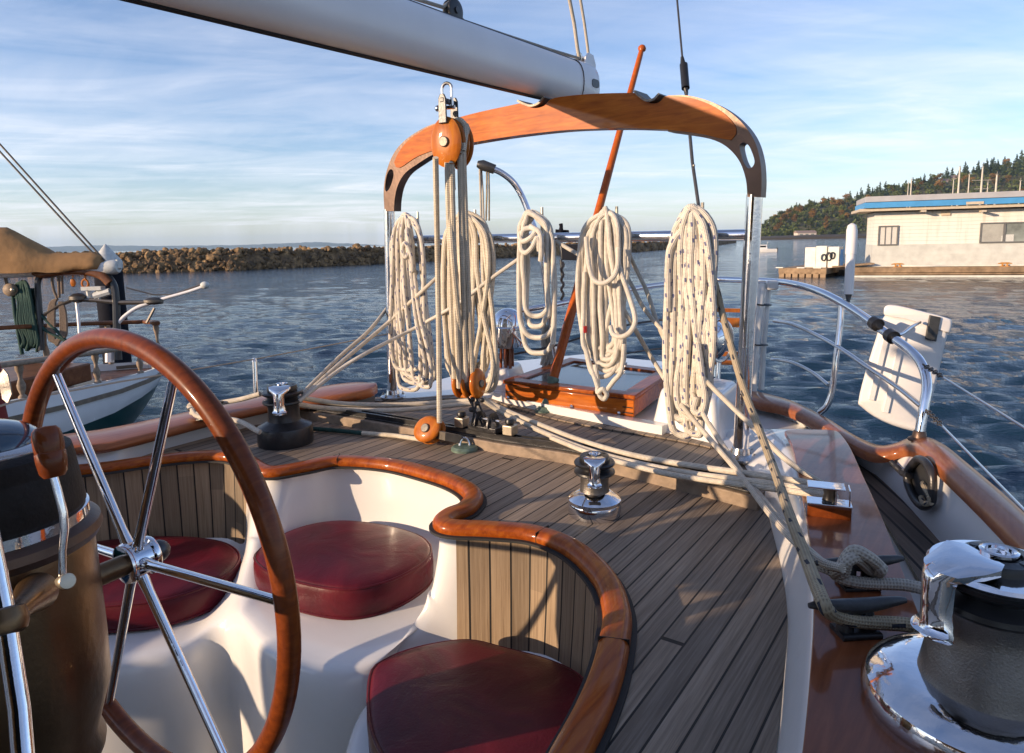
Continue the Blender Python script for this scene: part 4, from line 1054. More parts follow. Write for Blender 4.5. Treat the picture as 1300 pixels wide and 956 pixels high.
# --- wooden blocks
def block(c, ax, up, rx, rz, n_sh, pitch_, lab, group=None, name='wooden_block', capm_='brass', strap=False):
    """oval cheeks stacked along ax; n_sh sheaves between n_sh+1 cheeks"""
    ax = Vector(ax).normalized(); up = Vector(up).normalized(); sd = ax.cross(up).normalized(); up = sd.cross(ax).normalized()
    r = thing(name, c, lab, 'block', group)
    def oval(k, off): return [c+ax*off+sd*rx*k*math.cos(a)+up*rz*k*math.sin(a) for a in np.linspace(0, 2*math.pi, 41)]
    for i in range(n_sh+1):
        o0 = -i*pitch_; m = MB(); front = i == 0; back = i == n_sh
        th = pitch_*.42
        prof = ((.3, 0 if not front else .004), (.8, 0 if not front else .003), (.93, -.001), (1, -th*.4), (1, -th*.75), (.95, -th), (.3, -th))
        rws = [oval(k, o0+z) for k, z in prof]; m.grid(rws); m.flat(rws[0][:-1]); m.flat(rws[-1][:-1]); m.build('cheek', 'block_wood', r, ang=50)
        if i < n_sh:
            m = MB(); h = pitch_*.25; q = min(rx, rz)*.84
            m.lathe([(0, -h), (q, -h), (q, -h*.8), (q*.85, 0), (q, h*.8), (q, h), (0, h)], c+ax*(o0-pitch_*.71), ax, 28); m.build('sheave', 'dark_bronze', r)
            m = MB()
            for s in (1, -1): m.box(c+ax*(o0-pitch_*.71)+up*rz*.82*s, (rx*.7, rz*.2, pitch_*.58), sd, up, ax)
            m.build('spacer', 'block_wood', r)
    m = MB(); m.lathe([(0, .0), (rx*.29, .0), (rx*.29, .004), (rx*.25, .006), (rx*.1, .0062), (0, .006)], c+ax*.004, ax, 24); m.build('pin_cap', 'pewter', r)
    return r, ax, up, sd
def shackle(c, h, w, r_, label, mt_='stainless', side=STB, group=None, pin=True):
    rt = thing('shackle', c, label, 'shackle', group); m = MB()
    m.tube([c+side*w*math.cos(a)+UP*(h*.5+w*math.sin(a)*1.0) for a in np.linspace(0, math.pi, 12)]+[c-side*w-UP*h*.5], r_, 8); m.tube([c+side*w+UP*h*.5, c+side*w-UP*h*.5], r_, 8); m.build('bow', mt_, rt)
    if pin: m = MB(); m.tube([c-side*(w+.012)-UP*h*.45, c+side*(w+.008)-UP*h*.45], r_*1.2, 8); m.ball(c-side*(w+.014)-UP*h*.45, r_*2, 10); m.build('pin', mt_, rt)
    return rt
ub = BP(565, 180)
ublk, uax, uup, usd = block(ub, (-.45, -.89, .0), UP, .046, .064, 3, .021, 'large oval wooden pulley block hanging from the boom by a steel shackle')
bb0 = BP(567, 107.5)
shackle(bb0-UP*.034, .050, .013, .0042, 'long steel shackle hanging from the underside of the boom', side=Vector((.9, -.3, 0)).normalized())
m_ = MB(); 
cS = ub-uax*.03+UP*.0
for s in (0, 1): 
    m_.prism([cS+uax*(.034-s*.058)+usd*x+UP*z for x, z in ((-.012, .045), (.012, .045), (.011, .108), (.006, .118), (-.006, .118), (-.011, .108))], uax*.005)
m_.box(cS+uax*.008+UP*.103, (.064, .012, .012), uax, usd); m_.build('strap', 'grey_metal', ublk, bevel=.002)
# becket and small eye under the upper block
bk = ub-UP*.085-uax*.03
m_ = MB(); m_.box(bk+UP*.03, (.014, .012, .03), uax, usd); m_.tube([bk+UP*.02+usd*.006, bk-UP*.028+usd*.006], .0028, 6); m_.tube([bk+UP*.02-usd*.006, bk-UP*.028-usd*.006], .0028, 6); m_.ball(bk+UP*.014, .008); m_.ball(bk-UP*.03, .009); m_.build('becket', 'stainless', ublk)

# --- traveller across the deck
tl_ = [(380, 531), (457, 544), (530, 557), (593, 568), (640, 577), (735, 592), (870, 625), (962, 649)]
tp_ = gp(tl_, 0, 8)
tw = AFT
trv = thing('mainsheet_traveller', G(640, 575, 0), 'long weathered wooden beam with a black track crossing the deck behind the cockpit', 'traveller')
def trav(f0, f1, z0, z1, path): 
    m = MB(); rows = []
    for f, z in ((f0, z0), (f0, z1), (f1, z1), (f1, z0), (f0, z0)): rows.append([p+tw*f+UP*z for p in path])
    m.grid(rows); m.flat([r[0] for r in rows[:-1]]); m.flat([r[-1] for r in rows[:-1]]); return m
trav(0, .062, -.004, .030, tp_).build('beam', 'teak_old', trv, bevel=.003)
trav(.016, .024, .032, .050, tp_[2:-2]).build('rail_track', 'black_metal', trv); trav(.040, .048, .032, .050, tp_[2:-2]).build('rail_track', 'black_metal', trv)
trav(.012, .052, .0302, .036, tp_[1:-1]).build('track_base', 'black_metal', trv, bevel=.001)
def tpos(px): 
    k = min(range(len(tp_)), key=lambda q: abs(CX+F*((tp_[q]-EYE).dot(cr))/((tp_[q]-EYE).dot(cf))-px)); return tp_[k]+tw*.032, (tp_[min(k+1, len(tp_)-1)]-tp_[max(k-1, 0)]).normalized()
for px in (578, 641):
    c, t = tpos(px); s = UP.cross(t); m_ = MB(); m_.box(c+UP*.066, (.034, .034, .030), t, s); st = m_.build('end_stop', 'brass', trv, bevel=.003)
    m_ = MB(); m_.lathe([(.010, 0), (.014, .004), (.014, .012), (.011, .017), (0, .018)], c+UP*.081, UP, 14); m_.build('knob', 'black_plastic', st)
c, t = tpos(608); s = UP.cross(t)
car = thing('traveller_car', c+UP*.05, 'black steel sliding car with two saddle plates under the lower pulley block', 'traveller car')
m_ = MB(); m_.box(c+UP*.060, (.105, .05, .018), t, s); m_.build('slide', 'black_metal', car, bevel=.003)
for k in (-1, 1):
    m_ = MB(); q = c+t*.024*k+UP*.066
    m_.sweep([q+s*.022*math.cos(a)+UP*(.034*math.sin(a)) for a in np.linspace(0, math.pi, 12)], [(-.008, -.0025), (.008, -.0025), (.008, .0025), (-.008, .0025)], up=t); m_.build('saddle', 'black_metal', car)
m_ = MB(); m_.tube([c-t*.05+UP*.085, c+t*.05+UP*.085], .005, 8); m_.build('pin', 'stainless', car)
carc = c
# lower block on the car
lbt = tt(c)-.005
lb = T(609, 487, lbt)
lblk, lax, lup, lsd = block(lb, (.86, -.50, .05), UP, .038, .046, 2, .032, 'three cheeked wooden pulley block above the black track, below the braided falls')
m_ = MB()
for k, (x0, x1) in enumerate(((599, 603), (607, 598), (594, 613), (604, 620))):
    m_.tube([T(x0, 504, lbt), T((x0+x1)/2, 522, lbt), T(x1, 540, lbt)], .0032, 7)
for x, y in ((600, 507), (606, 512), (612, 508), (598, 520)): m_.ball(T(x, y, lbt), .008, 10)
lk_ = m_.build('link', 'black_metal', lblk)
# mainsheet falls between the blocks
def MS(x, y, k): return T(x, y, tt(ub)+(lbt-tt(ub))*k)
falls = []
for (x0, y0, x1, y1) in ((573, 208, 583, 492), (568, 206, 577, 480), (588, 192, 600, 486), (584, 196, 592, 490)):
    falls.append([MS(x0, y0, .02), MS(x0+(x1-x0)*.3, y0+(y1-y0)*.35, .35), MS(x0+(x1-x0)*.65, y0+(y1-y0)*.7, .7), MS(x1, y1, 1.0)])
ub_top = [[MS(573, 208, .02), MS(571, 180, 0)+uax*-.015, MS(576, 152, 0)+uax*-.015, MS(586, 160, 0)+uax*-.018, MS(588, 192, .02)], [MS(568, 206, .02)+uax*-.02, MS(572, 160, 0)+uax*-.04, MS(583, 160, .0)+uax*-.04, MS(584, 196, .02)]]
becket = [bk-UP*.03, MS(572, 275, .25), MS(577, 350, .45), MS(586, 440, .85), MS(589, 488, 1.0)]
rope('mainsheet', falls+[spline(u, 4) for u in ub_top]+[spline(becket, 4)], .0080, 'rope_braid', 'several parallel falls of braided rope stretched between the upper and lower wooden blocks')
rope('mainsheet_tail', [[BP(553, 200)-uax*0, T(555, 300, tt(ub)*.5+.5*tt(carc)), T(557, 420, tt(carc)-.05), T(558, 537, tt(carc)-.06)]], .0078, 'rope_braid', 'single braided rope hanging plumb from the upper block to the small tilted block on deck')

# small tilted block and its bronze base
sb = T(541, 544, tt(G(560, 568, 0))-.01)
ax_ = (EYE-sb).normalized()*.75+Vector((-.5, 0, .25)); sblk, _, _, _ = block(sb, ax_, UP+Vector((-.35, 0, 0)), .047, .040, 1, .026, 'small tilted wooden pulley block held just above the deck left of the track car', name='wooden_block')
bb = G(590, 571, 0); padeye = thing('deck_eye', bb, 'round green bronze pad eye on the deck below the track', 'deck fitting')
m_ = MB(); m_.lathe([(.040, 0), (.040, .006), (.034, .012), (.020, .014), (0, .014)], bb, UP, 32); m_.build('base', 'patina', padeye)
m_ = MB(); m_.tube([bb+Vector((math.cos(a)*.014, math.sin(a)*.006, .012+.022*math.sin(a))) for a in np.linspace(0, math.pi, 10)], .004, 8); m_.build('eye', 'stainless', padeye)
m_ = MB(); m_.sweep([sb-ax_.normalized()*.02+Vector((.01, 0, -.01)), T(566, 554, tt(bb)-.02), bb+UP*.032+Vector((-.012, 0, 0))], [(-.004, -.012), (.004, -.012), (.004, .012), (-.004, .012)]); m_.build('strap', 'pewter', sblk)

# --- winches
def winch(p, s, lab, kind, face):
    """face: direction the stripper arm points to"""
    r = thing('winch', p, lab, 'winch'); face = Vector(face).normalized(); sd = UP.cross(face)
    base_m = {'chrome': 'chrome', 'black': 'black_metal', 'big': 'chrome'}[kind]; drum_m = {'chrome': 'brushed_steel', 'black': 'black_metal', 'big': 'brushed_steel'}[kind]
    if kind == 'big': bp = [(.098, 0), (.103, .004), (.104, .014), (.100, .022), (.088, .029), (.070, .033), (.05, .034)]; bp = [(a*.88, z) for a, z in bp]
    elif kind == 'black': bp = [(.063, 0), (.064, .004), (.064, .038), (.062, .043), (.056, .046), (.042, .053), (.036, .058)]
    else: bp = [(.060, 0), (.061, .003), (.061, .028), (.060, .030), (.0608, .033), (.0608, .038), (.057, .042), (.036, .056), (.031, .058)]
    m = MB(); m.lathe([(a*s, z*s) for a, z in bp], p, UP, 56); m.build('base', base_m, r, ang=30)
    dr = .036 if kind == 'big' else (.0325 if kind == 'chrome' else .036)
    m = MB(); top_z = .098
    m.lathe([(dr*(1.12 if kind != 'big' else 1.4)*s, (.050 if kind != 'big' else .030)*s), (dr*(1.02 if kind != 'big' else 1.25)*s, .060*s), (dr*s, .075*s), (dr*1.0*s, .088*s), (dr*1.06*s, top_z*s)], p, UP, 56); dm = m.build('drum', drum_m, r)
    if kind == 'chrome':
        m = MB(); m.box(p+face*.050*s+UP*.041*s, (.028*s, .012*s, .012*s), sd, face); m.build('exit_port', 'black_plastic', r, bevel=.003)
    jr = dr+.015
    if kind != 'big': jr = .047
    else: jr = .043
    m = MB(); m.lathe([(dr*s, .096*s), (jr*.95*s, .098*s), (jr*s, .101*s), (jr*.98*s, .105*s), (jr*.78*s, .110*s), (jr*.74*s, .112*s)], p, UP, 56)
    nrib = 40
    m.build('lower_jaw', 'black_plastic', r)
    m = MB(); m.lathe([(jr*.74*s, .112*s), (jr*.78*s, .114*s), (jr*.98*s, .120*s), (jr*s, .124*s), (jr*.95*s, .127*s), (jr*.5*s, .128*s)], p, UP, 56); m.build('upper_jaw', 'black_plastic', r)
    m = MB(); q = jr*(.72 if kind != 'big' else .62)
    m.lathe([(q*s, .127*s), (q*1.02*s, .130*s), (q*1.0*s, .138*s), (q*.95*s, .1405*s), (.016*s, .1415*s), (.0155*s, .139*s), (0, .139*s)], p, UP, 48); cp = m.build('top_cap', 'black_plastic', r)
    m = MB(); m.lathe([(.0135*s, .1412*s), (.0135*s, .1445*s), (.0115*s, .1455*s), (.0095*s, .1445*s), (.0092*s, .140*s)], p, UP, 32); m.build('socket_ring', 'chrome', cp)
    m = MB(); m.lathe([(.0, .1405*s), (.009*s, .1405*s), (.009*s, .1402*s), (0, .1402*s)], p, UP, 8); m.build('socket', 'black_metal', cp)
    m = MB()
    for k in range(4):
        a = k*math.pi/2+.4; m.lathe([(.0035*s, .1395*s), (.0035*s, .1418*s), (0, .142*s)], p+Vector((math.cos(a), math.sin(a), 0))*q*.72*s, UP, 10)
    m.build('cap_screw', 'grey_metal', cp)
    # chrome stripper arm: bridge over the jaws, a plate down in front, a lip at its foot
    m = MB(); wd = .019 if kind != 'big' else .021; rows = []
    R0 = jr*(1.06 if kind != 'big' else 1.36)
    if kind == 'big':
        mm = MB(); mm.lathe([(jr*.5*s, .1275*s), (jr*1.08*s, .1275*s), (jr*1.13*s, .1295*s), (jr*1.08*s, .132*s), (jr*.5*s, .1335*s)], p, UP, 56); mm.build('crown_plate', 'chrome', r)
    prof = [(q*.55, .1425), (q*1.0, .1425), (jr*.9, .1385), (R0, .134), (R0*1.06, .128), (R0*1.06, .105), (R0*1.04, .090), (R0*1.08, .085), (R0*1.16, .084)]
    bk_ = [(a-.006 if i > 3 else a, z-.005) for i, (a, z) in enumerate(prof)]
    hw = [.9, 1.3, 1.15, .85, .66, .62, .70, .85, .8]
    for (a, z), k in zip(prof, hw):
        rows.append([p+face*(a-.15*a*abs(x)**2)*s+sd*wd*k*x*s+UP*z*s for x in np.linspace(-1, 1, 15)])
    rb = []
    for (a, z), k in zip(bk_, hw):
        rb.append([p+face*(a-.15*a*abs(x)**2)*s+sd*wd*k*x*s+UP*z*s for x in np.linspace(1, -1, 15)])
    full = [a_+b_+[a_[0]] for a_, b_ in zip(rows, rb)]
    m.grid(full); m.flat(full[0][:-1]); m.flat(full[-1][:-1]); m.build('stripper_arm', 'chrome', r, ang=50)
    return r
wm = G(755, 652, 0)
winch(wm, .96, 'small polished chrome winch with black jaws standing alone in the middle of the teak deck', 'chrome', (-.12, -1, 0))
wl = G(363, 562, 0)
winch(wl, 1.30, 'black winch with a bright steel arm on the left of the deck', 'black', (.12, -1, 0))
bigp = G(1268, 708, .275); bigp.z = .098
winch(bigp, 1.28, 'very large chrome and black winch close to the camera at the lower right', 'big', (-.98, -.12, 0))

# --- flagstaff
fb = G(691, 524, .0); ftop = T(815, 62, 2.78)
r = thing('flagstaff', fb, 'slender varnished wooden staff leaning to the right, its ball top above the gallows', 'flagstaff')
fd_ = (ftop-fb).normalized()
m_ = MB(); m_.lathe([(.034, 0), (.034, .005), (.026, .010), (.020, .018)], fb+UP*.006, UP, 28); m_.tube([fb+UP*.01, fb+fd_*.04, fb+fd_*.122, fb+fd_*.128], [.0165, .0175, .0195, .0205], 24); m_.tube([fb+fd_*.116, fb+fd_*.13], [.0215, .0215], 24); sk = m_.build('deck_socket', 'patina', r)
m_ = MB()
for k in range(3): c = fb+Vector((math.cos(k*2.1-.6), math.sin(k*2.1-.6), 0))*.026+UP*.012; m_.ball(c, .005, 8)
m_.build('bolt', 'brass', sk)
m_ = MB(); m_.tube([fb+fd_*.12, fb+fd_*.4, fb+fd_*.9, ftop-fd_*.03, ftop-fd_*.012], [.0172, .0175, .0150, .0110, .010], 20); m_.build('pole', 'staff_wood', r)
m_ = MB(); m_.lathe([(0, -.016), (.009, -.014), (.011, -.010), (.016, -.003), (.0165, .004), (.012, .012), (.004, .0165), (0, .017)], ftop, fd_, 24); m_.build('ball_top', 'staff_wood', r)
m_ = MB(); c = T(764.5, 247, tt(fb)+(tt(ftop)-tt(fb))*.6); m_.box(c, (.010, .010, .016)); m_.ball(c-UP*.006+cf*-.008, .005, 8); m_.build('halyard_cleat', 'brass', r)

# --- hatch
zt_ = .098; q = [G(641, 483, zt_), G(805, 503, zt_), G(852, 471, zt_), G(724, 455, zt_)]
r = thing('deck_hatch', (q[0]+q[2])/2-UP*.09, 'square varnished wooden hatch with a smoked glass top behind the leaning staff', 'hatch')
c_ = sum(q, Vector())/4
def ins(k, z): return [c_+(p-c_)*k+UP*(z-zt_) for p in q]
m_ = MB(); lo_q, hi_q = ins(1.0, .030), ins(1.0, .084)
def ring(m, o0, o1, z0, z1):
    a, b = [p.copy() for p in o0], [p.copy() for p in o1]
    for p in a: p.z = z0
    for p in b: p.z = z0
    n = 4; A = a+b+[Vector((p.x, p.y, z1)) for p in a]+[Vector((p.x, p.y, z1)) for p in b]
    fs = []
    for i in range(4):
        j = (i+1) % 4; fs += [(i, j, 4+j, 4+i), (8+i, 12+i, 12+j, 8+j), (i, 8+i, 8+j, j), (4+i, 4+j, 12+j, 12+i)]
    m.add(A, fs); return m
ring(m_, ins(1, 0), ins(.86, 0), .028, .083); side = m_.build('frame', 'varnish_cross', r, bevel=.003)
m_ = MB(); ring(m_, ins(1.025, 0), ins(.80, 0), .086, .101); m_.build('lid_rim', 'varnish', r, bevel=.004)
m_ = MB(); ring(m_, ins(.99, 0), ins(.87, 0), .082, .087); m_.build('seal', 'rubber', r)
m_ = MB(); m_.prism(ins(.802, .088), UP*.006); m_.build('glass_panel', 'smoked_glass', r)
m_ = MB(); fh = (q[1]-q[0]).normalized(); fo = Vector((fh.y, -fh.x, 0))
for e, sg in ((q[0], 1), (q[1], -1)):
    for z in (.040, .058): m_.box(Vector((e.x, e.y, z))+fh*.022*sg+fo*.001, (.036, .003, .0035), fh, fo)
m_.build('dovetail_joint', 'black_leather', side)
for k in (.03, .55, .90):
    p = q[0].lerp(q[1], k); p.z = .036; m_ = MB(); m_.lathe([(.006, 0), (.006, .004), (.003, .007), (0, .008)], p+fo*.001, fo, 12); m_.build('button', 'chrome', side)
p = (q[2]+q[3])/2; 
m_ = MB(); p = q[3].lerp(q[2], .55); p.z = .103; m_.box(p, (.03, .02, .012), fh, fo); m_.ball(p+UP*.012, .008); m_.build('hinge', 'stainless', r)
# --- seat cushions
def cushion(px, z, h, lab):
    p = [G(a, b, z) for a, b in px]; o = spline(p, 6, True)
    o = resample(o+[o[0]], 73)[:-1]; c = sum(o, Vector())/len(o)
    r = thing('seat_cushion', Vector((c.x, c.y, z-h)), lab, 'cushion'); rows = []
    for k, dz in ((.965, -h), (.985, -h+.006), (1.0, -h*.75), (1.006, -h*.45), (1.0, -h*.2), (.985, -.006), (.965, .0), (.93, .003), (.8, .007), (.6, .009), (.4, .0105), (.2, .011), (.05, .0112)):
        rows.append([Vector((c.x+(q.x-c.x)*k, c.y+(q.y-c.y)*k, z+dz+.0025*math.sin(9*q.x+3)*math.cos(11*q.y)*(k if k < .9 else 0))) for q in o])
    m = MB(); m.grid([r_+[r_[0]] for r_ in rows]); m.flat(rows[0]); m.flat(rows[-1]); b_ = m.build('cover', 'vinyl', r, ang=80)
    for kk, dz in ((.985, -.004), (.985, -h+.006)):
        m = MB(); m.tube([Vector((c.x+(q.x-c.x)*kk, c.y+(q.y-c.y)*kk, z+dz)) for q in o], .0032, 7, closed=True); m.build('piping', 'vinyl', b_)
    return r
cushion([(40, 722), (100, 690), (150, 683), (200, 680), (255, 682), (290, 689), (306, 706), (288, 730), (250, 748), (200, 762), (140, 768), (80, 772), (20, 765)], -.19, .072, 'dark red seat cushion behind the spokes of the steering wheel')
cushion([(322, 703), (345, 684), (385, 667), (430, 660), (480, 664), (525, 675), (546, 688), (547, 704), (525, 722), (490, 738), (445, 747), (400, 743), (355, 731), (328, 717)], -.13, .078, 'large rounded dark red cushion in the middle alcove, catching the sun')
cushion([(468, 856), (485, 836), (530, 819), (592, 810), (640, 820), (705, 838), (745, 862), (764, 905), (748, 955), (690, 1000), (580, 1000), (500, 975), (468, 920)], -.18, .07, 'dark red cushion nearest the camera, below the right planked backrest')

# --- steering wheel (fitted plane)
WD = 1.01; WR = .30*WD/.917; waz, wti = R(32.36), R(.5)
wn_ = Vector((math.sin(waz)*math.cos(wti), math.cos(waz)*math.cos(wti), math.sin(wti)))
hub = T(175, 710, WD); ws = wn_.cross(UP).normalized(); wu = ws.cross(wn_).normalized()
whl = thing('ship_wheel', hub, 'large steering wheel with a varnished wooden rim and six polished spokes', 'steering wheel')
m_ = MB(); 
rim = []
for k in range(96):
    a = 2*math.pi*k/96; rim.append(hub+ws*WR*math.cos(a)+wu*WR*math.sin(a))
m_.tube(rim, .0145, 20, closed=True); m_.build('rim', 'varnish_dark', whl)
# spoke phase from one spoke end seen at (75, 483)
pp = PLN(75, 483, hub, wn_)-hub; ph = math.atan2(pp.dot(wu), pp.dot(ws))
for k in range(6):
    a = ph+k*math.pi/3; d = ws*math.cos(a)+wu*math.sin(a); m_ = MB()
    m_.tube([hub+d*.026-wn_*.004, hub+d*.05-wn_*.004, hub+d*(WR-.012)], [.0088, .0072, .0062], 16); m_.build('spoke', 'chrome', whl)
m_ = MB(); m_.lathe([(.020, -.024), (.0285, -.022), (.030, -.018), (.030, -.014), (.024, -.012), (.024, .012), (.0285, .014), (.029, .018), (.027, .022), (.018, .024)], hub, wn_, 40); m_.build('hub', 'chrome', whl)
m_ = MB(); m_.lathe([(.016, .022), (.017, .030), (.016, .036), (.012, .043), (.006, .047), (0, .048)], hub, wn_, 24); m_.build('hub_nut', 'grey_metal', whl)

# --- pedestal
ped_c = hub-wn_*.205; ped_c.z = -.86
PA = G(52, 700, .08)                                         # where its axis passes, judged against the wheel
pc = Vector((hub.x, hub.y, 0))-Vector((wn_.x, wn_.y, 0))*.175+Vector((ws.x, ws.y, 0))*.004
pc.z = -.86
ped = thing('steering_pedestal', pc, 'stout bronze steering pedestal with a black leather jacket and glass compass, left of the wheel', 'steering pedestal')
def pz(z): return z+.86
m_ = MB(); m_.lathe([(.13, 0), (.13, .02), (.10, .05), (.080, .12), (.078, .40), (.082, pz(-.085)), (.094, pz(-.06)), (.096, pz(-.05)), (.090, pz(-.03)), (.109, pz(.035)), (.110, pz(.10)), (.1085, pz(.228)), (.106, pz(.240))], pc, UP, 64); m_.build('body', 'bronze', ped, ang=50)
m_ = MB(); m_.lathe([(.106, pz(.236)), (.114, pz(.239)), (.119, pz(.249)), (.117, pz(.259)), (.110, pz(.265)), (.100, pz(.266))], pc, UP, 64); m_.build('collar', 'dark_bronze', ped)
m_ = MB(); m_.lathe([(.100, pz(.264)), (.1065, pz(.266)), (.1060, pz(.279)), (.100, pz(.281))], pc, UP, 64); m_.build('polished_band', 'chrome', ped)
m_ = MB(); m_.lathe([(.101, pz(.279)), (.1035, pz(.284)), (.0975, pz(.335)), (.0968, pz(.337)), (.0975, pz(.340)), (.094, pz(.358)), (.084, pz(.364))], pc, UP, 64); m_.build('leather_jacket', 'black_leather', ped)
m_ = MB(); m_.lathe([(.080, pz(.360)), (.080, pz(.366)), (.072, pz(.371)), (.06, pz(.372))], pc, UP, 56); rg = m_.build('compass_ring', 'stainless', ped)
m_ = MB(); m_.lathe([(.064, pz(.369))]+[(.064*math.cos(a), pz(.369)+.030*math.sin(a)) for a in np.linspace(.1, math.pi/2, 10)], pc, UP, 48); m_.build('compass_dome', 'glass_blue', ped)
# compass hood, left, chrome edged
m_ = MB(); hc = pc+UP*pz(.372)-ws*.075-wn_*.03; m_.box(hc, (.095, .085, .075), ws, wn_); m_.build('instrument_box', 'black_leather', ped, bevel=.006)
m_ = MB(); m_.box(hc+UP*.0445, (.103, .093, .014), ws, wn_); m_.build('instrument_lid', 'chrome', ped, bevel=.004)
# shaft to the wheel
m_ = MB(); m_.lathe([(.024, .080), (.026, .088), (.024, .108), (.0165, .112), (.0150, .114), (.0150, .160)], Vector((pc.x, pc.y, hub.z)), wn_, 32); m_.lathe([(.0152, .112), (.0152, .175)], Vector((pc.x, pc.y, hub.z))+wn_*0, wn_, 32); m_.build('shaft_housing', 'bronze', ped)
m_ = MB(); m_.tube([Vector((pc.x, pc.y, hub.z))+wn_*.108, hub-wn_*.02], .0138, 24); m_.build('shaft', 'chrome', ped)
# engine lever
dT = tt(Vector((pc.x, pc.y, .2)))-.100
def PP(x, y, d=0): return T(x, y, dT+d)
lv = thing('engine_lever', PP(80, 738), 'polished engine lever with a turned wooden grip standing against the pedestal', 'lever')
m_ = MB(); m_.tube([PP(66, 598), PP(72, 620), PP(80, 650), PP(82, 672), PP(79, 700), PP(79, 732)], [.0042, .0046, .0046, .0042, .0040, .0042], 14); m_.build('rod', 'chrome', lv)
g0 = PP(57, 541); g1 = PP(69, 606); gd = (g1-g0).normalized(); m_ = MB(); gl = (g1-g0).length
m_.lathe([(0, 0), (.010, .001), (.0135, .005), (.0148, .012), (.0152, gl*.38), (.0145, gl*.5), (.0152, gl*.52), (.0150, gl*.7), (.0135, gl*.9), (.010, gl*.99), (.005, gl)], g0, gd, 28); m_.build('grip', 'varnish_dark', lv)
m_ = MB(); e = PP(84, 738, -.006); ed_ = (EYE-e).normalized()+Vector((.35, 0, 0)); m_.lathe([(0, -.026), (.005, -.026), (.007, -.016), (.0085, -.002), (.0086, .004), (.0078, .0055), (0, .006)], e, ed_, 24); m_.build('pivot_boss', 'brass', lv)
# guard tube at the left edge with its bronze clamp
gt = thing('guard_tube', T(5, 880, dT-.09), 'polished guard tube leaning up the left edge of the pedestal, held by a bronze clamp', 'guard rail')
m_ = MB(); m_.tube([T(-46, 520, dT-.04), T(-22, 640, dT-.055), T(4, 770, dT-.07), T(24, 900, dT-.09), T(40, 1100, dT-.14)], .0095, 20); m_.build('tube', 'chrome', gt)
m_ = MB(); k0 = T(8, 789, dT-.07); m_.lathe([(.012, -.014), (.017, -.012), (.019, -.004), (.019, .004), (.017, .010), (.012, .013)], k0, (T(24, 900, dT-.09)-T(-3, 660, dT-.055)), 28); 
m_.tube([k0, T(30, 768, dT-.03), T(46, 752, dT+.02)], [.010, .013, .022], 24); m_.build('clamp', 'bronze', gt)
# maroon covered winch behind, cut by the left edge
rc_ = T(-14, 560, 1.75); r = thing('covered_winch', rc_-UP*.10, 'winch with a dark red canvas cover and bright arm cut off by the left edge', 'winch')
m_ = MB(); m_.lathe([(.055, -.14), (.056, -.02), (.05, .0), (.043, .09), (.047, .15), (.043, .20), (.03, .225), (0, .232)], rc_, UP, 28); m_.build('cover', 'maroon_canvas', r)
m_ = MB(); m_.sweep([T(1, 474, 1.67), T(4, 478, 1.665), T(7, 492, 1.665), T(9, 503, 1.665), T(13, 506, 1.66)], [(-.013, -.002), (.013, -.002), (.013, .002), (-.013, .002)], up=Vector((0, -1, .1))); m_.build('stripper_arm', 'brushed_steel', r)

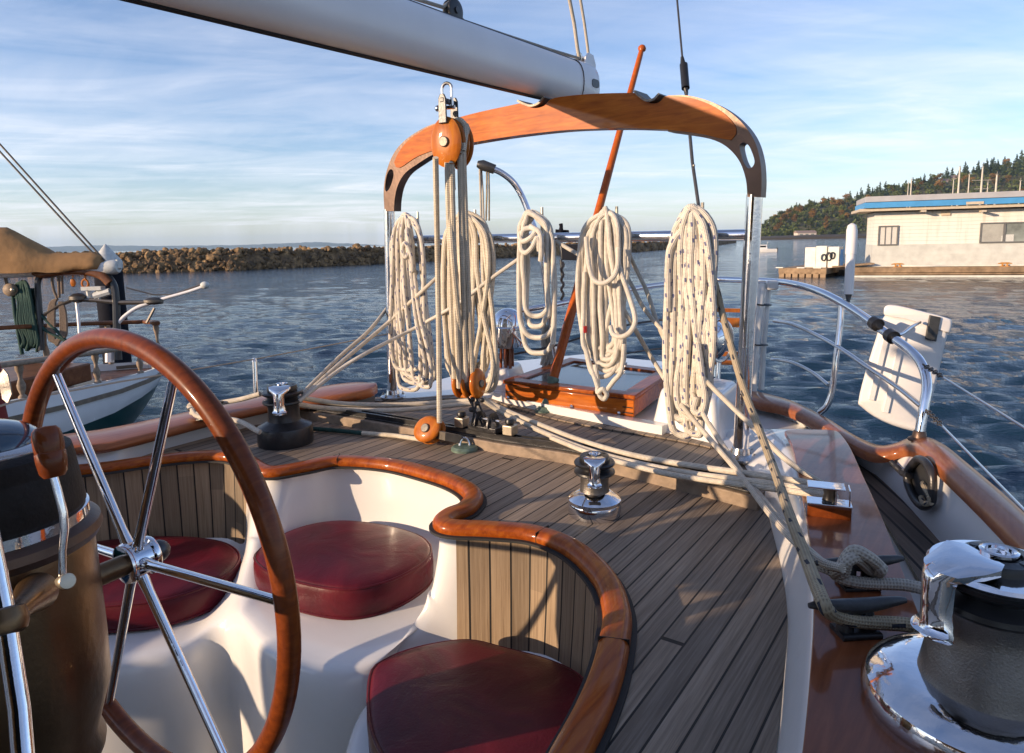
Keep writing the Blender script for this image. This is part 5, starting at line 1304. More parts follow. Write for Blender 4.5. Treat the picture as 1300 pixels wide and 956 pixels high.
# ================================================================== coiled ropes on the gallows
def coil(i, px_w, y_bot, n, r, mt_, lab, seed, dens=1.0, gap=0.0, taper=0.0, tail=None, extra=None, spread=.06, wr=None):
    g = random.Random(seed); foot, top_ = pinw[i]; x0, x1 = px_w; 
    off = .030
    L = (GA(x0, 400, off)-foot).dot(gh)+r; Rr = (GA(x1, 400, off)-foot).dot(gh)-r
    zb_ = GA((x0+x1)/2, y_bot, off).z+r; zt__ = top_.z-.004
    w_ = Rr-L; path = []; C0 = foot+gn*off
    order = list(range(n)); g.shuffle(order); ob = sorted(range(n), key=lambda q: q+g.uniform(-.22, .22)*n)
    for k in range(n):
        f = (k+.5)/n; ff = (order[k]+.5)/n; fb_ = (ob[k]+.5)/n
        if gap: xl = L+(w_*(1-gap)/2)*f; xr = Rr-(w_*(1-gap)/2)*(.15+.85*f)*1.0; xl2, xr2 = xl, xr
        else:
            xl = L+w_*.50*f; xl2 = L+w_*.54*fb_+g.uniform(-1, 1)*r; xr = Rr-w_*.50*ff; xr2 = Rr-w_*.46*(1-fb_)*g.uniform(.4, 1.2)
            xl2 = max(L, xl2); xr2 = min(Rr, max(xr2, xl2+r*3.2))
        zb = zb_+ (zt__-zb_)*(spread*(abs(ff-.4)*2.0)+g.uniform(0, spread*.7)) if not gap else zb_+(zt__-zb_)*(.30*f)
        if k == 0: zb = zb_
        d0 = r*1.2+g.random()*r*3.4; d1 = r*1.2+g.random()*r*3.4
        dn, dn2 = (d0, d1)
        zs_ = zt__-.012-.020*g.random()-.012*(1-f)
        mid = (xl2+xr2)/2+g.uniform(-1, 1)*r; tp_w = (xr2-xl2); tilt = g.uniform(-.35, .35)*min(.03, tp_w*.4)
        def Pn(x, z, d):
            kk = 1-taper*max(0, (zt__-z)/(zt__-zb_)-.55)*2.2; cx__ = (L+Rr)/2
            return C0+gh*(cx__+(x-cx__)*kk)+gn*d+UP*(z-C0.z)
        def mixx(a, b, t): t = max(0, min(1, (t-.15)/.7)); t = t*t*(3-2*t); return a+(b-a)*t
        H = zt__-zb; j = lambda q=.45: g.uniform(-q, q)*r
        bow = g.uniform(-1, 1)*r*1.2; bow2 = g.uniform(-1, 1)*r*1.2
        path += [Pn(.004*math.copysign(1, xl), zs_+.012, .012+dn*.6), Pn(xl*.58, zs_-.010, dn), Pn(xl*.90, zs_-H*.09, dn+j()), Pn(xl+j(), zs_-H*.22, dn+j()), Pn(mixx(xl, xl2, .4)+bow+j(), zs_-H*.42, dn+j()), Pn(mixx(xl, xl2, .6)+bow+j(), zs_-H*.62, dn+j()), Pn(xl2+j(), zs_-H*.80, dn)]
        rr_ = tp_w*.5; dep = min(rr_*1.1, .05)
        path += [Pn(mid-rr_*.84, zb+dep*.5-tilt, dn), Pn(mid-rr_*.40, zb+.004-tilt*.4, (dn+dn2)/2), Pn(mid+rr_*.40, zb+.003+tilt*.4, (dn+dn2)/2), Pn(mid+rr_*.84, zb+dep*.5+tilt, dn2)]
        path += [Pn(xr2+j(), zs_-H*.80, dn2), Pn(mixx(xr, xr2, .55)+bow2+j(), zs_-H*.56, dn2+j()), Pn(mixx(xr, xr2, .3)+bow2*.5+j(), zs_-H*.30, dn2+j()), Pn(xr*.93, zs_-H*.11, dn2+j()), Pn(xr*.58, zs_-.012, dn2)]
    if tail: path = [C0+gh*a+UP*b+gn*c for a, b, c in tail]+path
    m = MB(); m.tube(spline(path, 5), r, 10)
    for e in (extra or []): m.tube(spline([C0+gh*a+UP*b+gn*c for a, b, c in e], 6), r, 10)
    r_ = m.build('rope_coil', mt_, None, ang=80, recalc=False); rebase(r_); return tag(r_, lab, 'rope coil')
R_ = .0078
coil(0, (500, 552), 497, 8, .0080, 'rope_fleck', 'blue flecked white rope coil, leftmost on the crossbar, next to the left gallows post', 3, spread=.07, taper=-.30,
     extra=[[(.006, .035, .02), (.024, .032, .05), (.036, -.01, .055), (.034, -.05, .058), (.020, -.06, .06), (.016, -.03, .065), (.030, -.012, .064), (.044, -.05, .055), (.046, -.10, .05), (.038, -.115, .05)]])
coil(1, (564, 638), 500, 12, .0080, 'rope_braid', 'thick cream rope coil hanging behind the braided falls of the upper block', 8, spread=.10,
     extra=[[(.02, -.35, .05), (.05, -.5, .05), (.062, -.62, .045), (.056, -.70, .04)]])
coil(2, (662, 714), 451, 4, .0082, 'rope_smooth', 'open looped smooth white rope coil with a knot at its top, third on the crossbar', 5, gap=.50,
     extra=[[(-.012, .03, .02), (-.026, .012, .05), (-.01, -.01, .06), (.02, .0, .06), (.03, .02, .05), (.010, .03, .045), (-.016, .02, .05), (-.02, -.03, .055), (.0, -.045, .06), (.024, -.03, .06), (.042, .0, .055), (.045, -.04, .05)], [(.0, .035, .03), (.02, .03, .05), (.048, .012, .05), (.052, -.04, .05), (.045, -.07, .045)]])
coil(3, (740, 806), 480, 14, .0072, 'rope_smooth', 'dense white rope coil tied in a knot at its lower end, right of the staff', 12, spread=.13, taper=.28,
     extra=[[(-.055, .0, .05), (-.04, -0.060, .065), (-.022, -0.115, .07), (.01, -0.130, .072), (.04, -0.115, .068), (.052, -0.085, .06), (.05, -0.030, .05)],
            [(-.066, -0.100, .04), (-.068, -0.210, .045), (-.068, -0.302, .05), (-.055, -0.336, .05), (-.045, -0.370, .05), (-.02, -0.420, .055), (-.012, -0.458, .05), (.0, -0.470, .045), (.012, -0.454, .05), (.004, -0.437, .06), (-.012, -0.449, .06), (-.018, -0.420, .05), (-.03, -0.370, .045)],
            [(.01, -0.445, .05), (.035, -0.412, .05), (.06, -0.378, .05), (.066, -0.302, .045)],
            [(.03, -0.252, .06), (.045, -0.273, .07), (.075, -0.277, .075), (.10, -0.260, .07), (.108, -0.227, .06), (.085, -0.168, .05), (.05, -0.080, .05)]])
coil(4, (852, 917), 556, 10, .0098, 'rope_fleck', 'thick white rope coil with blue flecks hanging lowest, rightmost on the crossbar', 17, spread=.10, taper=.16,
     extra=[[(.0, .02, .02), (-.02, .018, .04), (-.045, -.015, .05), (-.058, -.06, .05), (-.06, -.2, .05)], [(.03, -.28, .06), (.045, -.36, .065), (.058, -.42, .07), (.05, -.46, .075), (.03, -.455, .075), (.035, -.42, .07)]])
m_ = MB(); p = GA(741.5, 418, .075); m_.tube([p-UP*.010, p+UP*.010], .0085, 12); tag(rebase(m_.build('rope_end_tape', 'red_tape')), 'small red tape whipping on the rope end left of the knotted coil', 'tape')

# --- running lines
tG = tt(GA(700, 350))
wq = wl+UP*.135
def TL_(x, y, t): return T(x, y, t)
wlt = tt(wl)
rope('sheet_line', [spline([wq+Vector((.05, .03, .0)), T(430, 463, wlt+.15), T(491, 411, tt(GA(491, 411))-.10), T(540, 366, tt(GA(540, 366))-.10), T(566, 342, tt(GA(566, 342))-.02), T(590, 322, tt(GA(590, 322)))], 8)], .0070, 'rope_cream', 'white line rising from the black winch across the leftmost coil, above another')
rope('sheet_line', [spline([wq+Vector((.045, .05, .008)), T(430, 454, wlt+.25), T(470, 418, wlt+.4), T(500, 380, tt(GA(500, 380))+.08), T(530, 345, tt(GA(530, 345))+.06)], 8)], .0066, 'rope_cream', 'white line rising steeply from the black winch to the left gallows post')
rope('sheet_line', [spline([wq+Vector((.05, -.02, -.004)), T(430, 470, wlt+.1), T(464, 449, wlt+.15), T(520, 420, tt(GA(520, 400))-.09), T(579, 387, tt(GA(579, 387))-.10), T(620, 356, tt(GA(620, 356))-.08), T(661, 327, tt(GA(661, 327))-.03), T(672, 318, tt(GA(672, 318)))], 8)], .0064, 'rope_smooth', 'long thin white line crossing in front of the two left coils from the black winch')
rope('sheet_line', [[T(706, 306, tt(GA(706, 306))-.03), T(722, 316, tt(GA(722, 316))-.03), T(745, 329, tt(GA(745, 329))-.02)]], .0062, 'rope_smooth', 'short white line running behind the knot between the open coil and the dense coil')
# lines lying along the track
def beamline(pts, r, z=0): return spline([T(x, y, t) for x, y, t in pts], 8)
tk = lambda x, y, z: tt(G(x, y, z))
def GL(pts, zz): return spline([G(x, y, z) for (x, y), z in zip(pts, zz)], 8)
rope('sheet_line', [GL([(372, 503), (400, 508), (440, 513), (500, 514), (560, 511), (600, 508)], [.13, .085, .06, .055, .055, .07]), GL([(372, 512), (400, 517), (440, 520), (500, 521), (560, 516), (600, 512)], [.12, .075, .05, .05, .05, .065])], .0085, 'rope_cream', 'pair of thick white lines along the far side of the track by the black winch')
cg = carc
org = G(1061, 627, .135)
rope('control_lines', [GL([(614, 506), (640, 520), (690, 541), (740, 560), (800, 577), (870, 590), (960, 603), (1062, 619)], [.13, .10, .07, .06, .058, .06, .09, .125]),
     GL([(614, 509), (640, 525), (690, 549), (740, 569), (800, 586), (870, 600), (960, 612), (1060, 626)], [.125, .09, .06, .055, .053, .055, .09, .122]),
     GL([(700, 556), (760, 579), (840, 600), (900, 610), (980, 620), (1062, 632)], [.055, .053, .052, .06, .09, .12])], .0072, 'rope_cream', 'three parallel white lines running from the lower block along the track to the varnished board')
ol = thing('line_organiser', G(1062, 650, .102), 'small steel line guide on a varnished pad with ropes led into it', 'line guide')
m_ = MB(); pc0 = G(1053, 652, .112); hx_ = (G(1082, 655, .112)-G(1020, 648, .112)).normalized(); hy_ = UP.cross(hx_); m_.box(pc0+hy_*.02, (.072, .035, .022), hx_, hy_); m_.build('wood_pad', 'varnish_dark', ol, bevel=.002)
m_ = MB(); pc1 = pc0+UP*.013+hy_*.02; m_.box(pc1, (.074, .036, .004), hx_, hy_)
for k in (-1, 0, 1): m_.box(pc1+hx_*.022*k+hx_*.010+UP*.016, (.003, .034, .030), hx_, hy_) if k >= 0 else None
m_.box(pc1+UP*.031-hx_*.006, (.062, .036, .003), hx_, hy_); m_.build('frame', 'chrome', ol, bevel=.001)
m_ = MB(); m_.lathe([(.012, -.012), (.009, 0), (.012, .012)], pc1+UP*.016, UP, 16); m_.build('sheave', 'black_plastic', ol)
# falling lines on the right
tc4 = tt(GA(880, 400))-.10
rope('sheet_line', [spline([T(780, 372, tt(GA(780, 372))-.02), T(796, 400, tt(GA(796, 400))-.05), T(826, 452, 2.0), T(864, 512, 1.86), T(900, 556, 1.70), T(937, 599, 1.52), G(968, 640, .09), G(1000, 678, .115), G(1040, 712, .14), G(1070, 722, .15)], 8)], .0066, 'rope_cream', 'white line falling from the knotted coil to the upper horned cleat')
rope('sheet_line', [spline([T(790, 305, tt(GA(790, 305))-.01), T(806, 338, 2.12), T(822, 372, 2.08), T(838, 418, 2.0), T(874, 490, 1.86), T(899, 536, 1.75), T(941, 599, 1.55), G(978, 645, .09), G(1015, 688, .12), G(1045, 716, .14)], 8)], .0066, 'rope_cream', 'white line starting at the crossbar right of the knotted coil and crossing the thick coil')
rope('sheet_line', [spline([T(786, 335, 2.16), T(802, 362, 2.10), T(818, 392, 2.05), T(850, 430, 1.93), T(899, 486, 1.78), T(960, 546, 1.62), T(1000, 585, 1.50), T(1050, 617, 1.40), T(1064, 622, 1.385)], 8)], .0064, 'rope_cream', 'white line running right over the chrome post base into the steel line guide')
rope('fleck_line', [spline([T(895, 320, tt(GA(895, 320))-.01), T(910, 368, 1.80), T(918, 402, 1.78), T(941, 484, 1.66), T(962, 540, 1.57), T(985, 602, 1.36), G(1001, 650, .150), G(1020, 700, .155), G(1044, 762, .160), G(1056, 779, .135), G(1085, 788, .125), G(1120, 791, .122), G(1150, 793, .125), G(1200, 800, .13)], 8)], .0088, 'rope_dull', 'dull flecked rope hanging past the chrome post down to the lower horned cleat')
rope('cleat_rope', [spline([T(330, 487+62, 2.02), T(300, 534, 2.05), T(270, 532, 2.08), T(250, 528, 2.12), T(244, 520, 2.15)], 8), spline([T(330, 500, 2.1), T(305, 507, 2.12), T(282, 511, 2.14), T(262, 516, 2.16), T(250, 520, 2.17), T(240, 516, 2.2), T(250, 511, 2.19), T(262, 517, 2.15), T(256, 526, 2.12), T(243, 524, 2.15)], 8)], .0080, 'rope_cream', 'white rope turned round the dark cleat on the left cap rail')
rope('deck_line', [GL([(392, 544), (430, 547), (460, 550)], [.01]*3)], .0072, 'green_rope', 'dark end of the line on the deck right of the black winch')
rope('deck_line', [GL([(460, 550), (500, 553), (535, 558)], [.01, .012, .02])], .0072, 'rope_braid', 'cream braided line on the deck leading to the small tilted block')
# --- cleats
def cleat(a, b, z0, lab, mt_='grey_metal', hgt=.04, r_=.0095):
    a, b = Vector(a), Vector(b); c = (a+b)/2; d = (b-a).normalized(); s = UP.cross(d)
    r = thing('horned_cleat', Vector((c.x, c.y, z0)), lab, 'cleat'); L = (b-a).length
    m = MB(); m.tube([a, a.lerp(b, .06), a.lerp(b, .25)-UP*.002, c-UP*.005, a.lerp(b, .75)-UP*.002, a.lerp(b, .94), b], [r_*.35, r_*.55, r_*.85, r_*1.1, r_*.85, r_*.55, r_*.35], 16); m.build('horns', mt_, r)
    m = MB()
    for k in (-1, 1): m.tube([c+d*L*.09*k-UP*.004, Vector((c.x, c.y, z0))+d*L*.12*k+UP*.004], [r_*.8, r_*1.2], 12)
    m.sweep([Vector((c.x, c.y, z0))-d*L*.2, Vector((c.x, c.y, z0))+d*L*.2], rprof(.034, .008, .4, 3, 0)); m.build('foot', 'black_metal', r); return r
cleat(G(1035, 715, .140), G(1147, 709, .145), .103, 'upper of two grey horned cleats on the varnished board, knotted with rope')
cleat(G(1027, 769, .145), G(1150, 762, .145), .103, 'lower of two grey horned cleats on the varnished board, beside the large winch')
k1 = T(1092, 716, tt(G(1092, 716, .14))); kt = tt(k1)
rope('cleat_hitch', [spline([G(1028, 712, .135), T(1050, 722, kt+.0), T(1070, 728, kt-.01), T(1078, 705, kt-.02), T(1094, 702, kt-.01), T(1118, 722, kt-.02), T(1108, 726, kt), T(1086, 708, kt-.025), T(1066, 722, kt-.02), T(1060, 729, kt), T(1080, 738, kt-.01), T(1110, 741, kt-.01), T(1150, 743, kt-.02), T(1190, 752, kt-.04)], 7), spline([T(1064, 727, kt-.01), T(1082, 700, kt-.02), T(1104, 708, kt-.028), T(1120, 722, kt-.01)], 6)], .0085, 'rope_grey', 'grey rope knotted round the upper cleat and leading towards the large winch')
cleat(T(238, 520, 2.16), T(283, 510, 2.12), G(262, 524, .07).z, 'dark cleat on the left cap rail wound with white rope', 'black_metal')
# fairlead in the bulwark on the right
fcn = PLN(1166, 612, lerp(bb_, inner_top, .5)[70], -STB); k = min(range(120), key=lambda q: abs(CX+F*((bb_[q]-EYE).dot(cr))/((bb_[q]-EYE).dot(cf))-1150))
bdir = (bb_[min(119, k+5)]-bb_[k-5]).normalized(); bnr = Vector((bdir.y, -bdir.x, 0)); 
if bnr.dot(STB) > 0: bnr = -bnr
fo_ = bb_[k]+bnr*.0
def FP(x, y, off=.016): return PLN(x, y, fo_+bnr*off-UP*0, bnr)
fl_t = thing('hawse_fairlead', FP(1168, 640), 'black oval fairlead with one horn set in the white bulwark, a rope end tucked inside', 'fairlead')
oval = [(1157, 592), (1166, 583), (1176, 588), (1183, 602), (1184, 622), (1182, 638), (1172, 643), (1162, 634), (1154, 618), (1152, 602)]
m_ = MB(); m_.tube(spline([FP(*q) for q in oval], 5, True), .0085, 12, closed=True); m_.build('rim', 'black_metal', fl_t)
m_ = MB(); m_.tube(spline([FP(1155, 603), FP(1146, 600), FP(1138, 593, .024), FP(1131, 586, .032)], 5), [.0085]*6+[.007]*5+[.006]*5, 12); m_.build('horn', 'black_metal', fl_t)
m_ = MB(); op = spline([FP(*q, .004) for q in oval], 5, True); m_.prism(op, bnr*.004); m_.build('opening', 'rubber', fl_t)
rope('mooring_rope_end', [spline([FP(1172, 614, .010), FP(1177, 624, .022), FP(1182, 636, .018), FP(1178, 640, .012)], 5), spline([FP(1170, 632, .012), FP(1174, 640, .02), FP(1182, 638, .02)], 5)], .006, 'rope_dull', 'short grey rope end inside the black oval fairlead')

# ================================================================== stern rail
sr = thing('stern_rail', G(1168, 556, .13), 'polished tubular stern rail curving round the right quarter of the yacht', 'guard rail')
top_rail = spline([T(1167, 556, 1.60), T(1173, 520, 1.60), T(1177, 490, 1.61), T(1172, 466, 1.64), T(1158, 447, 1.70), T(1130, 426, 1.80), T(1085, 394, 2.0), T(1045, 372, 2.2), T(1010, 361, 2.42), T(980, 357, 2.6), T(940, 355.5, 2.75), T(905, 355, 2.85), T(853, 360, 2.9), T(806, 366.5, 2.9), T(738, 380, 2.85), T(684, 390.5, 2.8), T(640, 398, 2.78)], 8)
m_ = MB(); m_.tube(top_rail, .0115, 16); m_.build('top_tube', 'chrome', sr)
m_ = MB(); m_.tube(spline([T(1069, 383, 2.08), T(1066, 420, 2.08), T(1061, 460, 2.08), T(1057, 495, 2.09), T(1050, 515, 2.10), T(1041, 524, 2.12)], 6), .0095, 14); m_.build('upright', 'chrome', sr)
m_ = MB(); m_.tube(spline([T(983, 407, 2.55), T(1010, 413, 2.38), T(1058, 437, 2.1), T(1100, 465, 1.9), T(1140, 492, 1.74), T(1170, 516, 1.6)], 8), .0062, 12); m_.build('middle_tube', 'stainless', sr)
m_ = MB(); m_.tube(spline([T(980, 456, 2.5), T(1005, 460, 2.38), T(1030, 472, 2.25), T(1052, 489, 2.12)], 8), .0055, 12); m_.build('lower_tube', 'stainless', sr)
m_ = MB(); m_.tube(spline([T(640, 452, 2.8), T(700, 440, 2.8), T(740, 428, 2.82), T(800, 412, 2.85), T(860, 404, 2.85), T(905, 400, 2.8)], 6), .0045, 8); m_.tube(spline([T(660, 480, 2.8), T(740, 462, 2.8), T(800, 448, 2.82), T(860, 440, 2.85), T(905, 436, 2.8)], 6), .0035, 8); m_.build('lower_wire', 'wire', sr)
m_ = MB(); m_.lathe([(.024, 0), (.024, .004), (.016, .008), (.013, .022), (.012, .023)], T(1167, 559, 1.60), UP, 24); m_.build('foot', 'dark_bronze', sr)
for x, y, t in ((1112, 411, 1.86), (1132, 427, 1.79)):
    m_ = MB(); c = T(x, y, t); d = (T(x+10, y+7, t-.04)-T(x-10, y-7, t+.04)).normalized(); m_.tube([c-d*.012, c+d*.012], .018, 16); m_.build('rubber_clamp', 'black_plastic', sr)
m_ = MB(); c = T(1134, 426, 1.78); m_.tube(spline([c, T(1145, 424, 1.8), T(1156, 416, 1.84), T(1168, 409, 1.88)], 4), .0045, 8); m_.build('hook', 'stainless', sr)
# twin tubes strapped at the quarter
m_ = MB(); m_.tube([T(967.5, 360, 2.46), T(961, 430, 2.46), T(956.5, 497, 2.46)], .0125, 16); m_.tube([T(975.5, 363, 2.50), T(970, 430, 2.50), T(966.5, 495, 2.50)], .0105, 16)
o = m_.build('corner_post', 'clear_tube', sr)
for y, x in ((386, 969), (437, 964.5)): m_ = MB(); m_.tube([T(x-10, y, 2.455), T(x+10, y+1, 2.485)], .0035, 8); m_.tube([T(x-11, y, 2.455), T(x-4, y+1, 2.44), T(x+4, y+1.5, 2.455), T(x+10, y+1, 2.485)], .003, 6); m_.build('strap', 'black_plastic', o)
m_ = MB(); c = T(980, 362, 2.46); m_.box(c, (.040, .03, .035)); tag(rebase(m_.build('rail_light', 'clear_tube', bevel=.008)), 'small clear stern light box at the top of the corner post', 'light')
# white rescue container
cz = [(1128, 389), (1137, 387), (1176, 398), (1183, 402), (1188, 408), (1181, 470), (1169, 530), (1164, 545), (1150, 544), (1120, 535), (1093, 516), (1090, 508), (1100, 470), (1112, 430)]
co_t = 1.93
def CF(x, y, d=0.0):
    n_ = Vector((-.30, -.95, 0)).normalized(); return PLN(x, y, T(1140, 460, co_t)-n_*d, n_)
rr0 = thing('rescue_container', CF(1140, 545), 'white moulded plastic rescue gear container hanging outside the stern rail', 'container')
def crow(pts, d, k=1.0):
    p = [CF(x, y, d) for x, y in pts]; c = sum(p, Vector())/len(p); return [c+(q-c)*k for q in p]
body = spline([Vector((x, y, 0)) for x, y in [(1124, 400), (1150, 402), (1180, 410), (1203, 416), (1199, 440), (1190, 480), (1180, 520), (1172, 546), (1158, 547), (1120, 535), (1093, 516), (1090, 508), (1098, 475), (1112, 430)]], 3, True)
bp2 = [(q.x, q.y) for q in body]
rows = [crow(bp2, d, k) for d, k in ((.0, .92), (.004, .975), (.014, 1.0), (.07, 1.0), (.082, .975), (.086, .92))]
m_ = MB(); m_.grid([r_+[r_[0]] for r_ in rows]); m_.flat(rows[0]); m_.flat(rows[-1]); m_.build('shell', 'white_plastic', rr0, ang=50)
for a, b in (((1126, 425), (1106, 508)), ((1146, 428), (1124, 524))):
    m_ = MB(); m_.sweep([CF(*a, -.003), CF(*b, -.003)], [(-.006, -.004), (.006, -.004), (.008, .004), (-.008, .004)], up=Vector((-.3, -.95, 0))); m_.build('moulded_rib', 'white_plastic', rr0, bevel=.002)
lid = [(x, y) for x, y in [(1122, 397), (1124, 389), (1133, 387), (1150, 390), (1178, 397), (1204, 404), (1209, 409), (1207, 420), (1203, 422), (1178, 414), (1150, 405), (1126, 401)]]
ld = spline([Vector((x, y, 0)) for x, y in lid], 3, True); rows = [crow([(q.x, q.y) for q in ld], d, k) for d, k in ((-.006, .93), (-.003, .985), (.004, 1.0), (.086, 1.0), (.094, .98), (.097, .93))]
m_ = MB(); m_.grid([r_+[r_[0]] for r_ in rows]); m_.flat(rows[0]); m_.flat(rows[-1]); m_.build('lid', 'white_plastic', rr0, ang=50)
m_ = MB(); m_.prism([CF(x, y, -.013) for x, y in ((1181, 400), (1195, 403), (1189, 434), (1176, 431))], Vector((.003, .012, 0))); m_.build('latch_strap', 'grey_metal', rr0, bevel=.002)
m_ = MB(); pb = spline([CF(x, y, .045) for x, y in ((1160, 515), (1165, 545))], 2)
# antenna
at = T(1081, 300, 2.16); r = thing('white_antenna', T(1077, 377, 2.12), 'smooth white rod antenna standing on the stern rail in front of the floating building', 'antenna')
m_ = MB(); m_.tube([T(1077.5, 374, 2.12), T(1079, 345, 2.12), T(1080, 322, 2.12)], [.0135, .0135, .0138], 20); m_.tube([T(1080, 323, 2.12), T(1081.3, 305, 2.12), T(1081.8, 292, 2.12), T(1082, 286, 2.12), T(1082.1, 283.5, 2.12)], [.0155, .0160, .0160, .0125, .004], 20); m_.build('rod', 'white_plastic', r)
m_ = MB(); m_.tube([T(1077.5, 374, 2.12), T(1077, 381, 2.12), T(1076, 388, 2.11)], [.010, .006, .006], 12); m_.build('mount', 'grey_metal', r)
# lifelines right
def chainwire(a, b, lab, n=9):
    a, b = Vector(a), Vector(b); d = (b-a).normalized(); r = thing('lifeline', b, lab, 'lifeline')
    m = MB(); m.tube([a+d*.12, b], .0022, 6); m.build('wire', 'stainless', r)
    m = MB()
    for k in range(n):
        c = a+d*(.012+.014*k); s = d.orthogonal() if k % 2 else d.cross(d.orthogonal()); s.normalize()
        m.tube([c+d*.009*math.cos(t)+s*.005*math.sin(t) for t in np.linspace(0, 6.28, 11)[:-1]], .0018, 6, closed=True)
    m.build('lashing', 'wire', r)
chainwire(T(1172, 463, 1.62), T(1480, 655, .80)+(T(1480, 655, .80)-T(1172, 463, 1.62))*1.5, 'upper lifeline wire leaving the stern rail towards the lower right')
chainwire(T(1176, 520, 1.60), T(1420, 770, .80)+(T(1420, 770, .80)-T(1176, 520, 1.60))*1.5, 'lower lifeline wire leaving the stern rail towards the lower right')
# left stanchion and its line
st = T(325, 505, 2.18); r = thing('lifeline_stanchion', st, 'slim polished stanchion on the left cap rail', 'stanchion')
m_ = MB(); m_.tube([st, T(323, 458, 2.18)], .0075, 12); m_.build('post', 'chrome', r)
m_ = MB(); m_.tube([T(323, 459, 2.18), T(323, 454.5, 2.18)], [.009, .006], 10); m_.build('cap', 'stainless', r)
rope('left_lifeline', [[T(-60, 535, 1.3), T(20, 509, 1.42), T(150, 485, 1.72), T(323, 456, 2.18), T(440, 434, 2.5), T(497, 423, tt(GA(497, 423)))]], .0022, 'rope_cream', 'thin pale lifeline running low across the left water to the gallows post')

# --- davit behind the coils, with its falls
r = thing('stern_davit', T(677, 300, 2.75), 'bent polished davit tube with a dark grey head rising behind the gallows', 'davit')
m_ = MB(); m_.tube(spline([T(620, 212.5, 2.75), T(636, 219, 2.75), T(652, 232, 2.75), T(664, 252, 2.75), T(674, 278, 2.75), T(682, 300, 2.75), T(690, 340, 2.75), T(700, 420, 2.8), T(706, 455, 2.82)], 6), .0125, 16); m_.build('tube', 'chrome', r)
m_ = MB(); m_.tube([T(606, 208, 2.75), T(612, 209.5, 2.75), T(628, 215, 2.75)], [.013, .0215, .019], 16); m_.build('head', 'grey_metal', r)
rope('davit_fall', [[T(609, 215, 2.75), T(610, 245, 2.75), T(611, 280, 2.75)], [T(611, 215, 2.76), T(613, 245, 2.75), T(614, 280, 2.75)]], .0042, 'rope_cream', 'thin white lines hanging from the left tip of the dark davit head')
rope('davit_fall', [[T(618, 218, 2.75), T(618, 245, 2.75), T(617, 280, 2.75)], [T(620.5, 218, 2.75), T(621, 245, 2.75), T(621, 280, 2.75)]], .0036, 'rope_dull', 'thin dark flecked lines hanging under the davit head, right of the white ones')
# --- backstay
r = thing('backstay', T(893, 330, 2.9), 'dark wire backstay with a black insulator passing behind the gallows', 'stay')
m_ = MB(); m_.tube([T(857, -30, 3.3), T(866.5, 75, 3.15)], .0048, 10); m_.tube([T(871, 115, 3.1), T(879, 205, 3.0), T(888, 268, 2.9), T(895, 330, 2.85)], .0075, 10); m_.build('wire', 'wire', r)
m_ = MB(); m_.tube([T(866, 72, 3.15), T(867, 80, 3.15), T(868, 82, 3.15)], [.007, .012, .018], 16); m_.tube([T(868, 82, 3.15), T(870.5, 112, 3.1)], .0185, 18); m_.tube([T(870.5, 112, 3.1), T(871.5, 119, 3.1)], [.011, .009], 14); m_.build('insulator', 'black_plastic', r)
m_ = MB(); m_.ball(T(869, 91, 3.13), .009, 10); m_.ball(T(881, 210, 2.98), .006, 10); m_.build('toggle_pin', 'brass', r)

# --- chrome horned ventilators / barbecue behind coils, ladder boards, fender, rope bundle
g1_ = T(646, 440, 2.72); r = thing('chrome_ventilator', T(640, 462, 2.72), 'polished domed cowl half hidden behind the second rope coil', 'ventilator')
m_ = MB(); m_.lathe([(.062, -.05), (.066, -.02), (.067, .02), (.070, .022), (.070, .03), (.066, .034)]+[(.066*math.cos(a), .034+.07*math.sin(a)) for a in np.linspace(.1, math.pi/2, 9)], T(645, 424, 2.72), UP, 36); m_.build('cowl', 'chrome', r)
m_ = MB(); m_.tube([T(652, 414, 2.64), T(650, 422, 2.64), T(664, 436, 2.66), T(672, 444, 2.68)], .005, 8); m_.build('handle', 'stainless', r)
m_ = MB(); m_.lathe([(.022, -.19), (.022, -.05)], T(645, 424, 2.72), UP, 16); 
for x in (636, 642, 648): m_.tube([T(x, 440, 2.68), T(x, 468, 2.68)], .006, 8)
m_.build('stem', 'varnish_dark', r)
r = thing('chrome_ventilator', T(897, 462, 2.5), 'polished round cowl showing behind the rightmost rope coil', 'ventilator')
m_ = MB(); c = T(895, 432, 2.5); m_.ball(c, .085, 28, (1, .8, 1)); m_.build('cowl', 'chrome', r)
m_ = MB(); m_.tube([T(915, 432, 2.40)+Vector((.042*math.cos(a), 0, .075*math.sin(a))) for a in np.linspace(0, 6.28, 25)[:-1]], .006, 10, closed=True); m_.build('rim', 'stainless', r)
m_ = MB(); m_.tube([T(913, 458, 2.45), T(911, 486, 2.45)], .009, 12); m_.lathe([(.022, 0), (.02, .008), (.01, .012)], T(911, 488, 2.45), UP, 16); m_.build('stem', 'chrome', r)
r = thing('boarding_ladder', T(925, 470, 3.0), 'folded boarding ladder with varnished wooden treads behind the right gallows post', 'ladder')
for y0, y1 in ((391, 396), (403, 415), (446, 452), (457, 463)):
    m_ = MB(); a, b = T(905, y0, 3.0), T(947, y0+1, 3.0); a2_, b2_ = T(905, y1, 3.0), T(947, y1+1, 3.0); m_.prism([a, b, b2_, a2_], Vector((0, .02, 0))); m_.build('tread', 'block_wood', r, bevel=.002)
m_ = MB(); m_.tube([T(908, 385, 3.03), T(906, 478, 3.03)], .009, 10); m_.tube([T(945, 385, 3.03), T(941, 478, 3.03)], .009, 10); m_.build('side_rail', 'chrome', r)
g = random.Random(9); ps = []
for k in range(16):
    x = 686+18*g.random(); d = 2.86+g.uniform(-.03, .03); ps.append(spline([T(x+2, 412, d), T(x+g.uniform(-2, 2), 430, d), T(x+g.uniform(-3, 3), 450, d), T(x+g.uniform(-3, 3), 466+g.uniform(-3, 3), d)], 4))
